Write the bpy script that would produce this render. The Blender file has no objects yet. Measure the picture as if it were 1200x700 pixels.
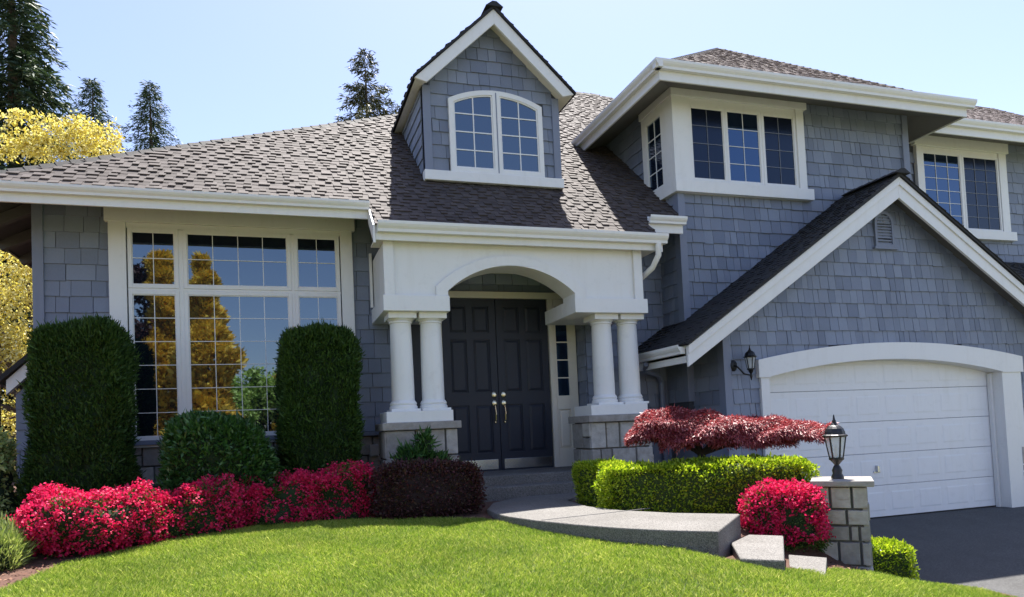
import bpy, bmesh, math, random
import numpy as np
from mathutils import Vector, Matrix
from mathutils.geometry import tessellate_polygon
R = math.radians
random.seed(7)
rng = np.random.default_rng(11)
S = bpy.context.scene
COL = S.collection

# ------------------------------------------------------------------ camera
YAW, PITCH, ROLL, FPX, PX, PY = -0.2856, 0.0398, -0.0431, 782.57, 552.09, 474.37
def cam_axes():
    cy, sy = math.cos(YAW), math.sin(YAW); cp, sp = math.cos(PITCH), math.sin(PITCH)
    f = Vector((-sy*cp, cy*cp, sp)); r = Vector((cy, sy, 0)); u = r.cross(f)
    c, s = math.cos(ROLL), math.sin(ROLL)
    return c*r+s*u, -s*r+c*u, f
CR, CU, CF = cam_axes()
cd = bpy.data.cameras.new('camera'); cam = bpy.data.objects.new('camera', cd); COL.objects.link(cam)
m = Matrix((CR, CU, -CF)).transposed().to_4x4(); cam.matrix_world = m
cd.sensor_fit = 'HORIZONTAL'; cd.sensor_width = 36.0; cd.lens = 36.0*FPX/1200
cd.shift_x = (600-PX)/1200; cd.shift_y = (PY-350)/1200
cd.clip_start = 0.05; cd.clip_end = 3000
S.camera = cam
# ------------------------------------------------------------------ world, sun, exposure
TS = Vector((0.66, 1.0, 2.9)).normalized()
EL = math.asin(TS.z); AZ = math.atan2(TS.x, TS.y)
w = bpy.data.worlds.new('World'); S.world = w; w.use_nodes = True
nt = w.node_tree; bg = nt.nodes['Background']
sky = nt.nodes.new('ShaderNodeTexSky'); sky.sky_type = 'NISHITA'; sky.sun_disc = False
sky.sun_elevation = EL; sky.sun_rotation = AZ; sky.air_density = 1.0; sky.dust_density = 0.8; sky.ozone_density = 1.2
wb = nt.nodes.new('ShaderNodeMix'); wb.data_type = 'RGBA'; wb.blend_type = 'MULTIPLY'; wb.inputs[0].default_value = 1; wb.inputs[7].default_value = (1.08, 0.975, 1.03, 1)
nt.links.new(sky.outputs[0], wb.inputs[6]); nt.links.new(wb.outputs[2], bg.inputs[0]); bg.inputs[1].default_value = 0.08
sl = bpy.data.lights.new('sun', 'SUN'); sl.energy = 4.5; sl.angle = R(0.53); sl.color = (1.0, 0.95, 0.88)
so = bpy.data.objects.new('sun', sl); COL.objects.link(so); so.rotation_euler = TS.to_track_quat('Z', 'Y').to_euler()
so.location = TS*60
S.view_settings.view_transform = 'Standard'; S.view_settings.look = 'None'
S.view_settings.exposure = 1.74; S.view_settings.gamma = 1.0
S.cycles.max_bounces = 8; S.cycles.transparent_max_bounces = 8

# ------------------------------------------------------------------ measuring helper: where a sight line meets the plane y = Y
def at(u, v, Y=1.0):
    d = CR*((u-PX)/FPX) - CU*((v-PY)/FPX) + CF
    k = Y/d.y
    return d.x*k, d.z*k

# ------------------------------------------------------------------ materials
def newmat(name):
    mt = bpy.data.materials.new(name); mt.use_nodes = True
    return mt, mt.node_tree, mt.node_tree.nodes['Principled BSDF']
def N(t, kind, **kw):
    n = t.nodes.new(kind)
    for k, v in kw.items():
        if k in n.inputs: n.inputs[k].default_value = v
        else: setattr(n, k, v)
    return n
def ramp(t, cols, fac):
    r = t.nodes.new('ShaderNodeValToRGB'); el = r.color_ramp.elements
    while len(el) < len(cols): el.new(0.5)
    for i, c in enumerate(cols):
        el[i].position = i/(len(cols)-1) if len(c) < 4 else c[3]; el[i].color = (*c[:3], 1)
    t.links.new(fac, r.inputs[0]); return r.outputs[0]
def mixc(t, a, b, fac, mode='MIX'):
    mx = t.nodes.new('ShaderNodeMix'); mx.data_type = 'RGBA'; mx.blend_type = mode
    for s, v in ((mx.inputs[6], a), (mx.inputs[7], b), (mx.inputs[0], fac)):
        if hasattr(v, 'is_linked'): t.links.new(v, s)
        else: s.default_value = (*v, 1) if isinstance(v, tuple) else v
    return mx.outputs[2]
def noise(t, scale, detail=4, rough=0.55, coord='Object', stretch=None):
    tc = t.nodes.new('ShaderNodeTexCoord'); n = N(t, 'ShaderNodeTexNoise', Scale=scale, Detail=detail, Roughness=rough)
    if stretch:
        mp = t.nodes.new('ShaderNodeMapping'); mp.inputs['Scale'].default_value = stretch
        t.links.new(tc.outputs[coord], mp.inputs[0]); t.links.new(mp.outputs[0], n.inputs[0])
    else: t.links.new(tc.outputs[coord], n.inputs[0])
    return n.outputs['Fac']
def bump(t, b, h, strength=0.3, dist=0.01):
    bp = N(t, 'ShaderNodeBump', Strength=strength, Distance=dist); t.links.new(h, bp.inputs['Height']); t.links.new(bp.outputs[0], b.inputs['Normal'])
def island(t): return t.nodes.new('ShaderNodeNewGeometry').outputs['Random Per Island']
MAT = {}
def paint(name, col, rough=0.45, var=0.06, bs=0.12, grain=None):
    mt, t, b = newmat(name)
    n1 = noise(t, 2.2, 5, 0.6); c = mixc(t, tuple(x*(1-var) for x in col), tuple(min(1, x*(1+var)) for x in col), n1)
    n3 = noise(t, 9, 6, 0.7)
    c = mixc(t, c, tuple(x*0.82 for x in col), ramp(t, [(0, 0, 0, 0.55), (0.5, 0.5, 0.5, 0.75)], n3))
    st = noise(t, 7.0, 5, 0.65, stretch=(1.0, 1.0, 0.12)); c = mixc(t, c, tuple(x*f for x, f in zip(col, (.9, .89, .86))), ramp(t, [(0, 0, 0, 0.52), (0.7, 0.7, 0.7, 0.8)], st))
    t.links.new(c, b.inputs['Base Color']); b.inputs['Roughness'].default_value = rough
    bump(t, b, noise(t, 60, 4, 0.6, stretch=grain), bs, 0.004)
    MAT[name] = mt; return mt
def shingle_mat(name, cols, rough=0.75, bs=0.4, gs=140, stretch=None):
    mt, t, b = newmat(name)
    c = ramp(t, cols, island(t))
    c = mixc(t, c, (0.3, 0.3, 0.3), 0.0)
    g = noise(t, gs, 3, 0.7, stretch=stretch)
    c = mixc(t, c, ramp(t, [(0.55, 0.55, 0.55), (1.25, 1.25, 1.25)], g), 0.55, 'MULTIPLY')
    d = noise(t, 0.9, 5, 0.6)
    c = mixc(t, c, ramp(t, [(0.78, 0.76, 0.74, 0.3), (1.05, 1.05, 1.05, 0.65)], d), 0.7, 'MULTIPLY')
    t.links.new(c, b.inputs['Base Color']); b.inputs['Roughness'].default_value = rough
    bump(t, b, g, bs, 0.004)
    MAT[name] = mt; return mt
def leaf_mat(name, cols, trans=0.3, rough=0.55, tint=(1.1, 1.15, 0.6), spec=0.3):
    mt, t, b = newmat(name)
    c = ramp(t, cols, island(t)); t.links.new(c, b.inputs['Base Color'])
    b.inputs['Roughness'].default_value = rough; b.inputs['Specular IOR Level'].default_value = spec
    tr = t.nodes.new('ShaderNodeBsdfTranslucent'); c2 = mixc(t, c, tint, 1.0, 'MULTIPLY'); t.links.new(c2, tr.inputs[0])
    ms = t.nodes.new('ShaderNodeMixShader'); ms.inputs[0].default_value = trans
    t.links.new(b.outputs[0], ms.inputs[1]); t.links.new(tr.outputs[0], ms.inputs[2])
    t.links.new(ms.outputs[0], t.nodes['Material Output'].inputs['Surface'])
    MAT[name] = mt; return mt
def plain(name, col, rough=0.6, metal=0.0, ior=1.5, n=30, var=0.15, bs=0.15):
    mt, t, b = newmat(name)
    c = mixc(t, tuple(x*(1-var) for x in col), tuple(min(1, x*(1+var)) for x in col), noise(t, n, 5, 0.6))
    t.links.new(c, b.inputs['Base Color']); b.inputs['Roughness'].default_value = rough
    b.inputs['Metallic'].default_value = metal; b.inputs['IOR'].default_value = ior
    if bs: bump(t, b, noise(t, n*3, 4, 0.6), bs, 0.004)
    MAT[name] = mt; return mt

paint('white', (0.72, 0.72, 0.71), 0.42, 0.03, 0.06)
paint('muntin_dim', (0.16, 0.17, 0.2), 0.5)
paint('cream', (0.70, 0.66, 0.58), 0.5, 0.03, 0.08)
paint('white_door', (0.74, 0.75, 0.77), 0.4, 0.02, 0.05)
shingle_mat('siding', [(0.16, 0.19, 0.26), (0.205, 0.238, 0.314), (0.234, 0.27, 0.346)], 0.6, 0.25, 40, (6, 6, 0.5))
paint('siding_flat', (0.178, 0.203, 0.272), 0.55, 0.05, 0.1)
plain('siding_gap', (0.05, 0.055, 0.07), 0.8)
shingle_mat('roof_shingle', [(0.045, 0.036, 0.033), (0.058, 0.047, 0.044), (0.068, 0.0555, 0.052), (0.082, 0.068, 0.064)], 0.8, 0.4, 160)
MAT['roof_shingle'].node_tree.nodes['Principled BSDF'].inputs['Specular IOR Level'].default_value = 0.36
shingle_mat('roof_brown', [(0.12, 0.095, 0.09), (0.17, 0.137, 0.13), (0.22, 0.18, 0.172), (0.27, 0.23, 0.22)], 0.8, 0.4, 160)
shingle_mat('roof_dark', [(0.010, 0.010, 0.0115), (0.017, 0.017, 0.019), (0.026, 0.026, 0.028)], 0.75, 0.4, 160)
plain('roof_base', (0.03, 0.027, 0.028), 0.9)
plain('soffit', (0.13, 0.125, 0.12), 0.7)
plain('soffit_wood', (0.075, 0.072, 0.07), 0.7)
plain('navy', (0.024, 0.028, 0.042), 0.5, n=8); MAT['navy'].node_tree.nodes['Principled BSDF'].inputs['Specular IOR Level'].default_value = 0.3
plain('brass', (0.62, 0.55, 0.40), 0.25, 1.0)
plain('steel', (0.55, 0.57, 0.6), 0.25, 1.0, n=6)
plain('black_metal', (0.018, 0.019, 0.02), 0.42, 0.6)
plain('gunmetal', (0.03, 0.03, 0.032), 0.45, 0.5, n=18, var=0.3)
plain('bark', (0.09, 0.065, 0.05), 0.9, n=14, var=0.4, bs=0.8)
plain('dark_bark', (0.03, 0.022, 0.02), 0.9, n=14, var=0.4, bs=0.8)
plain('outlet', (0.4, 0.4, 0.4), 0.5)
def glass(name, col, ior, rough=0.015):
    mt, t, b = newmat(name)
    b.inputs['Base Color'].default_value = (*col, 1); b.inputs['Roughness'].default_value = rough; b.inputs['IOR'].default_value = ior
    bp = noise(t, 1.3, 2, 0.5); bump(t, b, bp, 0.035, 0.05)
    MAT[name] = mt
glass('window_glass', (0.006, 0.009, 0.014), 2.5)
glass('dark_glass', (0.004, 0.008, 0.018), 2.3)
for g_ in ('window_glass', 'dark_glass'): MAT[g_].node_tree.nodes['Principled BSDF'].inputs['Specular Tint'].default_value = (.68, .85, 1, 1) if g_ == 'window_glass' else (.38, .62, 1, 1)
def screen_glass():
    mt, t, b = newmat('screen_glass'); b.inputs['Base Color'].default_value = (0.006, 0.008, 0.017, 1)
    b.inputs['Roughness'].default_value = 0.22; b.inputs['IOR'].default_value = 1.5; b.inputs['Specular Tint'].default_value = (.5, .7, 1, 1); MAT['screen_glass'] = mt
screen_glass()
def clear_glass():
    mt, t, b = newmat('lamp_glass'); b.inputs['Roughness'].default_value = 0.08; b.inputs['Base Color'].default_value = (0.75, 0.78, 0.8, 1)
    tr = t.nodes.new('ShaderNodeBsdfTransparent'); tr.inputs[0].default_value = (0.9, 0.92, 0.93, 1)
    ms = t.nodes.new('ShaderNodeMixShader'); ms.inputs[0].default_value = 0.62
    t.links.new(b.outputs[0], ms.inputs[1]); t.links.new(tr.outputs[0], ms.inputs[2]); t.links.new(ms.outputs[0], t.nodes['Material Output'].inputs['Surface'])
    MAT['lamp_glass'] = mt
clear_glass()
def stone_mat(name, cols):
    mt, t, b = newmat(name)
    c = ramp(t, cols, island(t)); g = noise(t, 9, 8, 0.65)
    c = mixc(t, c, ramp(t, [(0.55, 0.53, 0.5, 0.3), (1.2, 1.2, 1.2, 0.7)], g), 0.7, 'MULTIPLY')
    v = noise(t, 3.1, 3, 0.8, stretch=(1, 1, 2.5)); c = mixc(t, c, (0.20, 0.15, 0.10), ramp(t, [(0, 0, 0, 0.58), (0.5, 0.5, 0.5, 0.72)], v))
    t.links.new(c, b.inputs['Base Color']); b.inputs['Roughness'].default_value = 0.85; bump(t, b, g, 0.5, 0.02); MAT[name] = mt
stone_mat('stone', [(0.24, 0.23, 0.215), (0.38, 0.355, 0.32), (0.48, 0.455, 0.41)])
stone_mat('capstone', [(0.30, 0.28, 0.26), (0.33, 0.31, 0.28)])
plain('mortar', (0.15, 0.145, 0.14), 0.95, n=60)
def concrete(name, base, speck):
    mt, t, b = newmat(name); tc = t.nodes.new('ShaderNodeTexCoord')
    vo = N(t, 'ShaderNodeTexVoronoi', Scale=150.0); t.links.new(tc.outputs['Object'], vo.inputs[0])
    hs = t.nodes.new('ShaderNodeSeparateColor'); t.links.new(vo.outputs['Color'], hs.inputs[0])
    c = ramp(t, [speck[0], base, speck[1]], hs.outputs[0])
    c = mixc(t, c, ramp(t, [(0.75, 0.74, 0.72, 0.3), (1.1, 1.1, 1.1, 0.7)], noise(t, 2.0, 6, 0.6)), 0.8, 'MULTIPLY')
    t.links.new(c, b.inputs['Base Color']); b.inputs['Roughness'].default_value = 0.85; bump(t, b, vo.outputs['Distance'], 0.5, 0.006); MAT[name] = mt
concrete('aggregate', (0.15, 0.142, 0.132), ((0.075, 0.072, 0.068), (0.22, 0.21, 0.197)))
concrete('asphalt', (0.06, 0.06, 0.062), ((0.035, 0.035, 0.037), (0.11, 0.11, 0.11)))
concrete('drive_concrete', (0.06, 0.06, 0.06), ((0.03, 0.03, 0.03), (0.10, 0.10, 0.098)))
plain('mulch', (0.085, 0.04, 0.026), 0.95, n=45, var=0.6, bs=1.0)
plain('soil_grass', (0.05, 0.075, 0.015), 0.95, n=12, var=0.4, bs=1.0)
plain('far_ground', (0.13, 0.14, 0.06), 0.95, n=0.4, var=0.4)
plain('fence_wood', (0.13, 0.06, 0.04), 0.8, n=10, var=0.3)
leaf_mat('mulch_chip', [(0.07, 0.03, 0.02), (0.16, 0.07, 0.045), (0.26, 0.15, 0.1)], 0.0, 0.9)
leaf_mat('thuja', [(0.02, 0.05, 0.01), (0.042, 0.092, 0.018), (0.07, 0.135, 0.026)], 0.25)
leaf_mat('laurel', [(0.022, 0.065, 0.014), (0.045, 0.12, 0.025), (0.075, 0.165, 0.035)], 0.22, 0.35, spec=0.5)
leaf_mat('boxwood', [(0.12, 0.21, 0.01), (0.31, 0.42, 0.022), (0.52, 0.58, 0.06)], 0.45, 0.42, spec=0.4)
leaf_mat('azalea_leaf', [(0.02, 0.06, 0.012), (0.05, 0.11, 0.02), (0.16, 0.18, 0.04)], 0.25)
leaf_mat('azalea_flower', [(0.44, 0.007, 0.055), (0.60, 0.012, 0.085), (0.69, 0.025, 0.12), (0.74, 0.05, 0.17)], 0.35, 0.6, (1.1, 0.9, 1.0))
leaf_mat('barberry', [(0.03, 0.008, 0.012), (0.06, 0.014, 0.02), (0.045, 0.035, 0.016), (0.09, 0.022, 0.03)], 0.15)
leaf_mat('maple_red', [(0.13, 0.014, 0.022), (0.28, 0.038, 0.052), (0.40, 0.095, 0.11), (0.50, 0.18, 0.19)], 0.25, 0.45, (1.2, 0.8, 0.7), 0.6)
leaf_mat('fir', [(0.022, 0.045, 0.028), (0.045, 0.08, 0.048), (0.09, 0.13, 0.075)], 0.1)
leaf_mat('fir_warm', [(0.02, 0.028, 0.01), (0.045, 0.05, 0.018), (0.08, 0.08, 0.03)], 0.15)
leaf_mat('golden', [(0.36, 0.27, 0.05), (0.62, 0.51, 0.13), (0.76, 0.68, 0.28), (0.84, 0.80, 0.52)], 0.35)
leaf_mat('golden_conifer', [(0.5, 0.29, 0.03), (0.8, 0.52, 0.07), (0.9, 0.68, 0.14)], 0.2)
leaf_mat('pale_green', [(0.14, 0.2, 0.05), (0.3, 0.37, 0.12), (0.48, 0.52, 0.24)], 0.3)
leaf_mat('fern', [(0.02, 0.07, 0.015), (0.05, 0.13, 0.03), (0.09, 0.18, 0.04)], 0.3)
leaf_mat('street_green', [(0.12, 0.2, 0.04), (0.32, 0.45, 0.10), (0.6, 0.7, 0.3)], 0.3)
leaf_mat('purple_tree', [(0.03, 0.01, 0.012), (0.07, 0.025, 0.02)], 0.1)
def grass_mat():
    mt, t, b = newmat('grass')
    c = ramp(t, [(0.12, 0.225, 0.022), (0.235, 0.36, 0.038), (0.37, 0.475, 0.06), (0.58, 0.61, 0.2)], island(t))
    c = mixc(t, c, ramp(t, [(0.7, 0.78, 0.7, 0.35), (1.15, 1.08, 1.0, 0.62)], noise(t, 1.6, 5, 0.6)), 0.8, 'MULTIPLY')
    c = mixc(t, c, (0.30, 0.31, 0.12), ramp(t, [(0, 0, 0, 0.6), (0.45, 0.45, 0.45, 0.75)], noise(t, 3.3, 4, 0.6)))
    t.links.new(c, b.inputs['Base Color']); b.inputs['Roughness'].default_value = 0.5; b.inputs['Specular IOR Level'].default_value = 0.3
    tr = t.nodes.new('ShaderNodeBsdfTranslucent'); t.links.new(c, tr.inputs[0])
    ms = t.nodes.new('ShaderNodeMixShader'); ms.inputs[0].default_value = 0.4
    t.links.new(b.outputs[0], ms.inputs[1]); t.links.new(tr.outputs[0], ms.inputs[2]); t.links.new(ms.outputs[0], t.nodes['Material Output'].inputs['Surface'])
    MAT['grass'] = mt
grass_mat()

# ------------------------------------------------------------------ object helpers
ORG = {}
def tag(o, label=None, cat=None, group=None, kind=None):
    if label: o['label'] = label
    if cat: o['category'] = cat
    if group: o['group'] = group
    if kind: o['kind'] = kind
    return o
def empty(name, loc, label=None, cat=None, group=None, rz=0):
    o = bpy.data.objects.new(name, None); COL.objects.link(o); o.location = loc; o.rotation_euler = (0, 0, rz)
    o.empty_display_size = 0.2
    ORG[o.name] = Vector(loc)
    return tag(o, label, cat, group)
def link(name, me, parent=None, mats=()):
    for mm in mats: me.materials.append(MAT[mm] if isinstance(mm, str) else mm)
    o = bpy.data.objects.new(name, me); COL.objects.link(o)
    if parent: o.parent = parent; ORG[o.name] = ORG[parent.name]
    return o
class MB:
    def __init__(s): s.v = []; s.f = []; s.m = []; s.mi = 0
    def add(s, vs, fs):
        n = len(s.v); s.v += [tuple(p) for p in vs]; s.f += [tuple(i+n for i in f) for f in fs]; s.m += [s.mi]*len(fs); return s
    def box(s, x0, x1, y0, y1, z0, z1):
        return s.add([(x0,y0,z0),(x1,y0,z0),(x1,y1,z0),(x0,y1,z0),(x0,y0,z1),(x1,y0,z1),(x1,y1,z1),(x0,y1,z1)],
                     [(0,3,2,1),(4,5,6,7),(0,1,5,4),(1,2,6,5),(2,3,7,6),(3,0,4,7)])
    def hexa(s, p):   # 8 points: bottom loop 0-3, top loop 4-7
        return s.add(p, [(0,3,2,1),(4,5,6,7),(0,1,5,4),(1,2,6,5),(2,3,7,6),(3,0,4,7)])
    def bar(s, a, b, w, h, up=(0,0,1)):
        a, b = Vector(a), Vector(b); d = (b-a).normalized(); u = Vector(up); r = d.cross(u).normalized(); u = r.cross(d)
        r *= w/2; u *= h/2
        return s.hexa([a-r-u, a+r-u, b+r-u, b-r-u, a-r+u, a+r+u, b+r+u, b-r+u])
    def tube(s, pts, rad, n=10, cap=True):
        pts = [Vector(p) for p in pts]; rads = rad if isinstance(rad, (list, tuple)) else [rad]*len(pts)
        vs = []; ref = Vector((0.31, 0.17, 0.93))
        for i, p in enumerate(pts):
            d = (pts[min(i+1, len(pts)-1)]-pts[max(i-1, 0)]).normalized()
            a = d.cross(ref)
            if a.length < 0.05: a = d.cross(Vector((1, 0, 0)))
            a.normalize(); b = d.cross(a)
            for k in range(n):
                t = 2*math.pi*k/n; vs.append(p+(a*math.cos(t)+b*math.sin(t))*rads[i])
        fs = [(i*n+k, i*n+(k+1)%n, (i+1)*n+(k+1)%n, (i+1)*n+k) for i in range(len(pts)-1) for k in range(n)]
        if cap: fs += [tuple(range(n-1, -1, -1)), tuple((len(pts)-1)*n+k for k in range(n))]
        return s.add(vs, fs)
    def lathe(s, prof, c=(0,0,0), n=28, phase=0):
        vs = []
        for r, z in prof:
            for k in range(n):
                t = 2*math.pi*k/n+phase; vs.append((c[0]+r*math.cos(t), c[1]+r*math.sin(t), c[2]+z))
        fs = [(i*n+k, i*n+(k+1)%n, (i+1)*n+(k+1)%n, (i+1)*n+k) for i in range(len(prof)-1) for k in range(n)]
        fs += [tuple(range(n-1, -1, -1)), tuple((len(prof)-1)*n+k for k in range(n))]
        return s.add(vs, fs)
    def plate(s, loops, fn0, fn1):
        """a flat slab from 2d loops (outer, holes...); fn0/fn1 map a 2d point to the front/back 3d point"""
        flat = [p for l in loops for p in l]
        tri = tessellate_polygon([[Vector((p[0], p[1], 0)) for p in l] for l in loops])
        n = len(flat); vs = [fn0(*p) for p in flat]+[fn1(*p) for p in flat]
        fs = [tuple(t) for t in tri]+[tuple(i+n for i in reversed(t)) for t in tri]
        k = 0
        for l in loops:
            for i in range(len(l)): a, b = k+i, k+(i+1) % len(l); fs.append((a, b, b+n, a+n))
            k += len(l)
        return s.add(vs, fs)
    def build(s, name, mat, parent=None, bevel=0, smooth=False, normals=True, label=None):
        og = ORG[parent.name] if parent else Vector((0,0,0))
        me = bpy.data.meshes.new(name); me.from_pydata([(p[0]-og.x, p[1]-og.y, p[2]-og.z) for p in s.v], [], s.f); me.validate()
        if len(me.polygons) == len(s.m): me.polygons.foreach_set('material_index', s.m)
        if normals:
            bm = bmesh.new(); bm.from_mesh(me); bmesh.ops.recalc_face_normals(bm, faces=bm.faces); bm.to_mesh(me); bm.free()
        if smooth:
            me.polygons.foreach_set('use_smooth', [True]*len(me.polygons))
            me.set_sharp_from_angle(angle=R(40))
        o = link(name, me, parent, (mat,) if isinstance(mat, str) else mat)
        if bevel:
            bv = o.modifiers.new('bevel', 'BEVEL'); bv.width = bevel; bv.segments = 2; bv.limit_method = 'ANGLE'; bv.angle_limit = R(50)
        if label: o['label'] = label
        return o
def clip(poly, nx, ny, c):        # keep nx*x+ny*y <= c
    out = []
    for i in range(len(poly)):
        a, b = poly[i], poly[(i+1) % len(poly)]
        da, db = nx*a[0]+ny*a[1]-c, nx*b[0]+ny*b[1]-c
        if da <= 0: out.append(a)
        if (da < 0 < db) or (db < 0 < da):
            t = da/(da-db); out.append((a[0]+(b[0]-a[0])*t, a[1]+(b[1]-a[1])*t))
    return out
def clip_convex(poly, region):    # region counter-clockwise
    for i in range(len(region)):
        a, b = region[i], region[(i+1) % len(region)]
        nx, ny = b[1]-a[1], -(b[0]-a[0])
        poly = clip(poly, nx, ny, nx*a[0]+ny*a[1])
        if len(poly) < 3: return []
    return poly
def area(p): return 0.5*sum(p[i][0]*p[(i+1) % len(p)][1]-p[(i+1) % len(p)][0]*p[i][1] for i in range(len(p)))

def shakes(O, A, Nn, region, holes=(), course=0.2, name='siding', parent=None, z0=0.0, mat='siding', wmin=0.09, wmax=0.3):
    """rows of tapered shingles on a vertical wall: O origin, A horizontal unit vector, Nn outward unit vector, region convex (a,z)"""
    O, A, Nn = Vector(O), Vector(A), Vector(Nn); mb = MB()
    a0 = min(p[0] for p in region); a1 = max(p[0] for p in region); zl = min(p[1] for p in region); zh = max(p[1] for p in region)
    r = random.Random(int(abs(O.x*100+O.y*37))+int(a0*10))
    z = z0-course*math.ceil((z0-zl)/course)
    while z < zh:
        a = a0-r.random()*0.2
        while a < a1:
            wd = r.uniform(wmin, wmax); g = r.choice((0.004, 0.006, 0.010)); j = r.uniform(-0.004, 0.004) if r.random() < .8 else r.uniform(-0.012, 0.0)
            p = clip_convex([(a+g/2, z+j), (a+wd-g/2, z+j+r.uniform(-.002, .002)), (a+wd-g/2, z+course+0.004), (a+g/2, z+course+0.004)], region)
            a += wd
            if not p or area(p) < 2e-4: continue
            cx = sum(q[0] for q in p)/len(p); cz = sum(q[1] for q in p)/len(p)
            if any(h(cx, cz) for h in holes): continue
            tb = r.uniform(0.018, 0.026); tt = 0.0035
            def out(q): return tb+(tt-tb)*min(1, max(0, (q[1]-z)/course))
            n = len(p)
            fr = [O+A*q[0]+Vector((0,0,q[1]))+Nn*out(q) for q in p]; bk = [O+A*q[0]+Vector((0,0,q[1]))+Nn*0.0015 for q in p]
            mb.add(fr+bk, [tuple(range(n))]+[(i, i+n, (i+1) % n+n, (i+1) % n) for i in range(n)])
        z += course
    return mb.build(name, mat, parent)
def rect_hole(x0, x1, z0, z1): return lambda a, z: x0 < a < x1 and z0 < z < z1

def roof_tabs(O, U, V, region, name, parent, mat='roof_shingle', expo=0.1, seed=1, tmax=0.02, wr=(0.075, 0.14)):
    """O at the eave, U along the eave, V up the slope (unit vectors); region convex ccw in (u, v)"""
    O, U, V = Vector(O), Vector(U).normalized(), Vector(V).normalized(); Nn = U.cross(V).normalized()
    if Nn.z < 0: Nn = -Nn
    mb = MB(); r = random.Random(seed)
    u0 = min(p[0] for p in region); u1 = max(p[0] for p in region); v1 = max(p[1] for p in region); v0 = min(p[1] for p in region)
    v = v0
    def P(u, vv, h): return O+U*u+V*vv+Nn*h
    mb.mi = 1
    mb.add([P(p[0], p[1], -0.001) for p in region], [tuple(range(len(region)))])
    mb.mi = 0; k = 0
    while v < v1:
        u = u0-r.random()*0.3; thick = r.random() < .5
        while u < u1:
            wd = r.uniform(*wr); t = r.uniform(tmax*.75, tmax*1.15) if thick else r.uniform(0.004, 0.008)
            if r.random() < .93: thick = not thick
            p = clip_convex([(u, v-r.uniform(0, 0.01)), (u+wd, v-r.uniform(0, .006)), (u+wd, v+expo+0.012), (u, v+expo+0.012)], region)
            u += wd
            if not p or area(p) < 2e-4: continue
            n = len(p)
            fr = [P(q[0], q[1], 0.003+t*(1-0.8*min(1, max(0, (q[1]-v)/expo)))) for q in p]; bk = [P(q[0], q[1], 0.0) for q in p]
            mb.add(fr+bk, [tuple(range(n))]+[(i, i+n, (i+1) % n+n, (i+1) % n) for i in range(n)])
        v += expo; k += 1
    return mb.build(name, (mat, 'roof_base'), parent)
def ridge_caps(a, b, name, parent, mat='roof_shingle', wdt=0.2, step=0.14, up=(0,0,1)):
    a, b = Vector(a), Vector(b); L = (b-a).length; d = (b-a)/L; mb = MB(); n = int(L/step)
    sd = d.cross(Vector(up)).normalized(); upv = sd.cross(d)
    for i in range(n):
        p = a+d*(i*step); q = p+d*(step+0.03); h = 0.022; lo = 0.008
        mb.hexa([p-sd*wdt/2-upv*.05, p+sd*wdt/2-upv*.05, q+sd*wdt/2-upv*.05, q-sd*wdt/2-upv*.05,
                 p-sd*.03+upv*h, p+sd*.03+upv*h, q+sd*.03+upv*lo, q-sd*.03+upv*lo])
    return mb.build(name, mat, parent)
def gutter(a, b, out, parent, h=0.11, d=0.115, name='gutter', mat='white', caps=True):
    a, b, out = Vector(a), Vector(b), Vector(out)
    prof = [(0, 0), (0, -h), (d*.62, -h), (d*.66, -h*.72), (d*.86, -h*.5), (d*.98, -h*.28), (d, -h*.05), (d, 0), (d*.9, 0.0), (d*.88, -h*.2), (d*.1, -h*.25)]
    mb = MB(); n = len(prof); vs = [p+out*q[0]+Vector((0,0,q[1])) for p in (a, b) for q in prof]
    fs = [(i, (i+1) % n, (i+1) % n+n, i+n) for i in range(n)]+[tuple(range(n)), tuple(range(2*n-1, n-1, -1))]
    return mb.add(vs, fs).build(name, mat, parent)

def array_mesh(name, verts, nper, mats, midx=None, parent=None, org=None, extra=None):
    """verts (n, nper, 3): one polygon of nper corners each; extra=(verts, faces, material index) is a solid core"""
    n = len(verts); V_ = verts.reshape(-1, 3).astype(np.float32)
    og = np.array(org if org is not None else (ORG[parent.name] if parent else (0,0,0)), dtype=np.float32)
    lp = np.arange(n*nper, dtype=np.int32); ls = np.arange(0, n*nper, nper, dtype=np.int32); tot = np.full(n, nper, dtype=np.int32)
    mi = np.zeros(n, dtype=np.int32) if midx is None else midx.astype(np.int32)
    if extra:
        ev, ef, em = extra; base = len(V_); V_ = np.vstack([V_, np.array(ev, dtype=np.float32)])
        el = np.array([i+base for f in ef for i in f], dtype=np.int32); et = np.array([len(f) for f in ef], dtype=np.int32)
        es = len(lp)+np.concatenate([[0], np.cumsum(et)[:-1]]).astype(np.int32)
        lp = np.concatenate([lp, el]); ls = np.concatenate([ls, es]); tot = np.concatenate([tot, et]); mi = np.concatenate([mi, np.full(len(ef), em, dtype=np.int32)])
    me = bpy.data.meshes.new(name); me.vertices.add(len(V_)); me.vertices.foreach_set('co', (V_-og).ravel())
    me.loops.add(len(lp)); me.loops.foreach_set('vertex_index', lp)
    me.polygons.add(len(ls)); me.polygons.foreach_set('loop_start', ls); me.polygons.foreach_set('loop_total', tot)
    for mm in mats: me.materials.append(MAT[mm])
    me.polygons.foreach_set('material_index', mi); me.update(calc_edges=True); me.validate()
    o = bpy.data.objects.new(name, me); COL.objects.link(o)
    if parent: o.parent = parent; ORG[o.name] = ORG[parent.name]
    elif org is not None: o.location = org
    return o
def unit(a): return a/np.maximum(1e-9, np.linalg.norm(a, axis=-1, keepdims=True))
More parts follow.
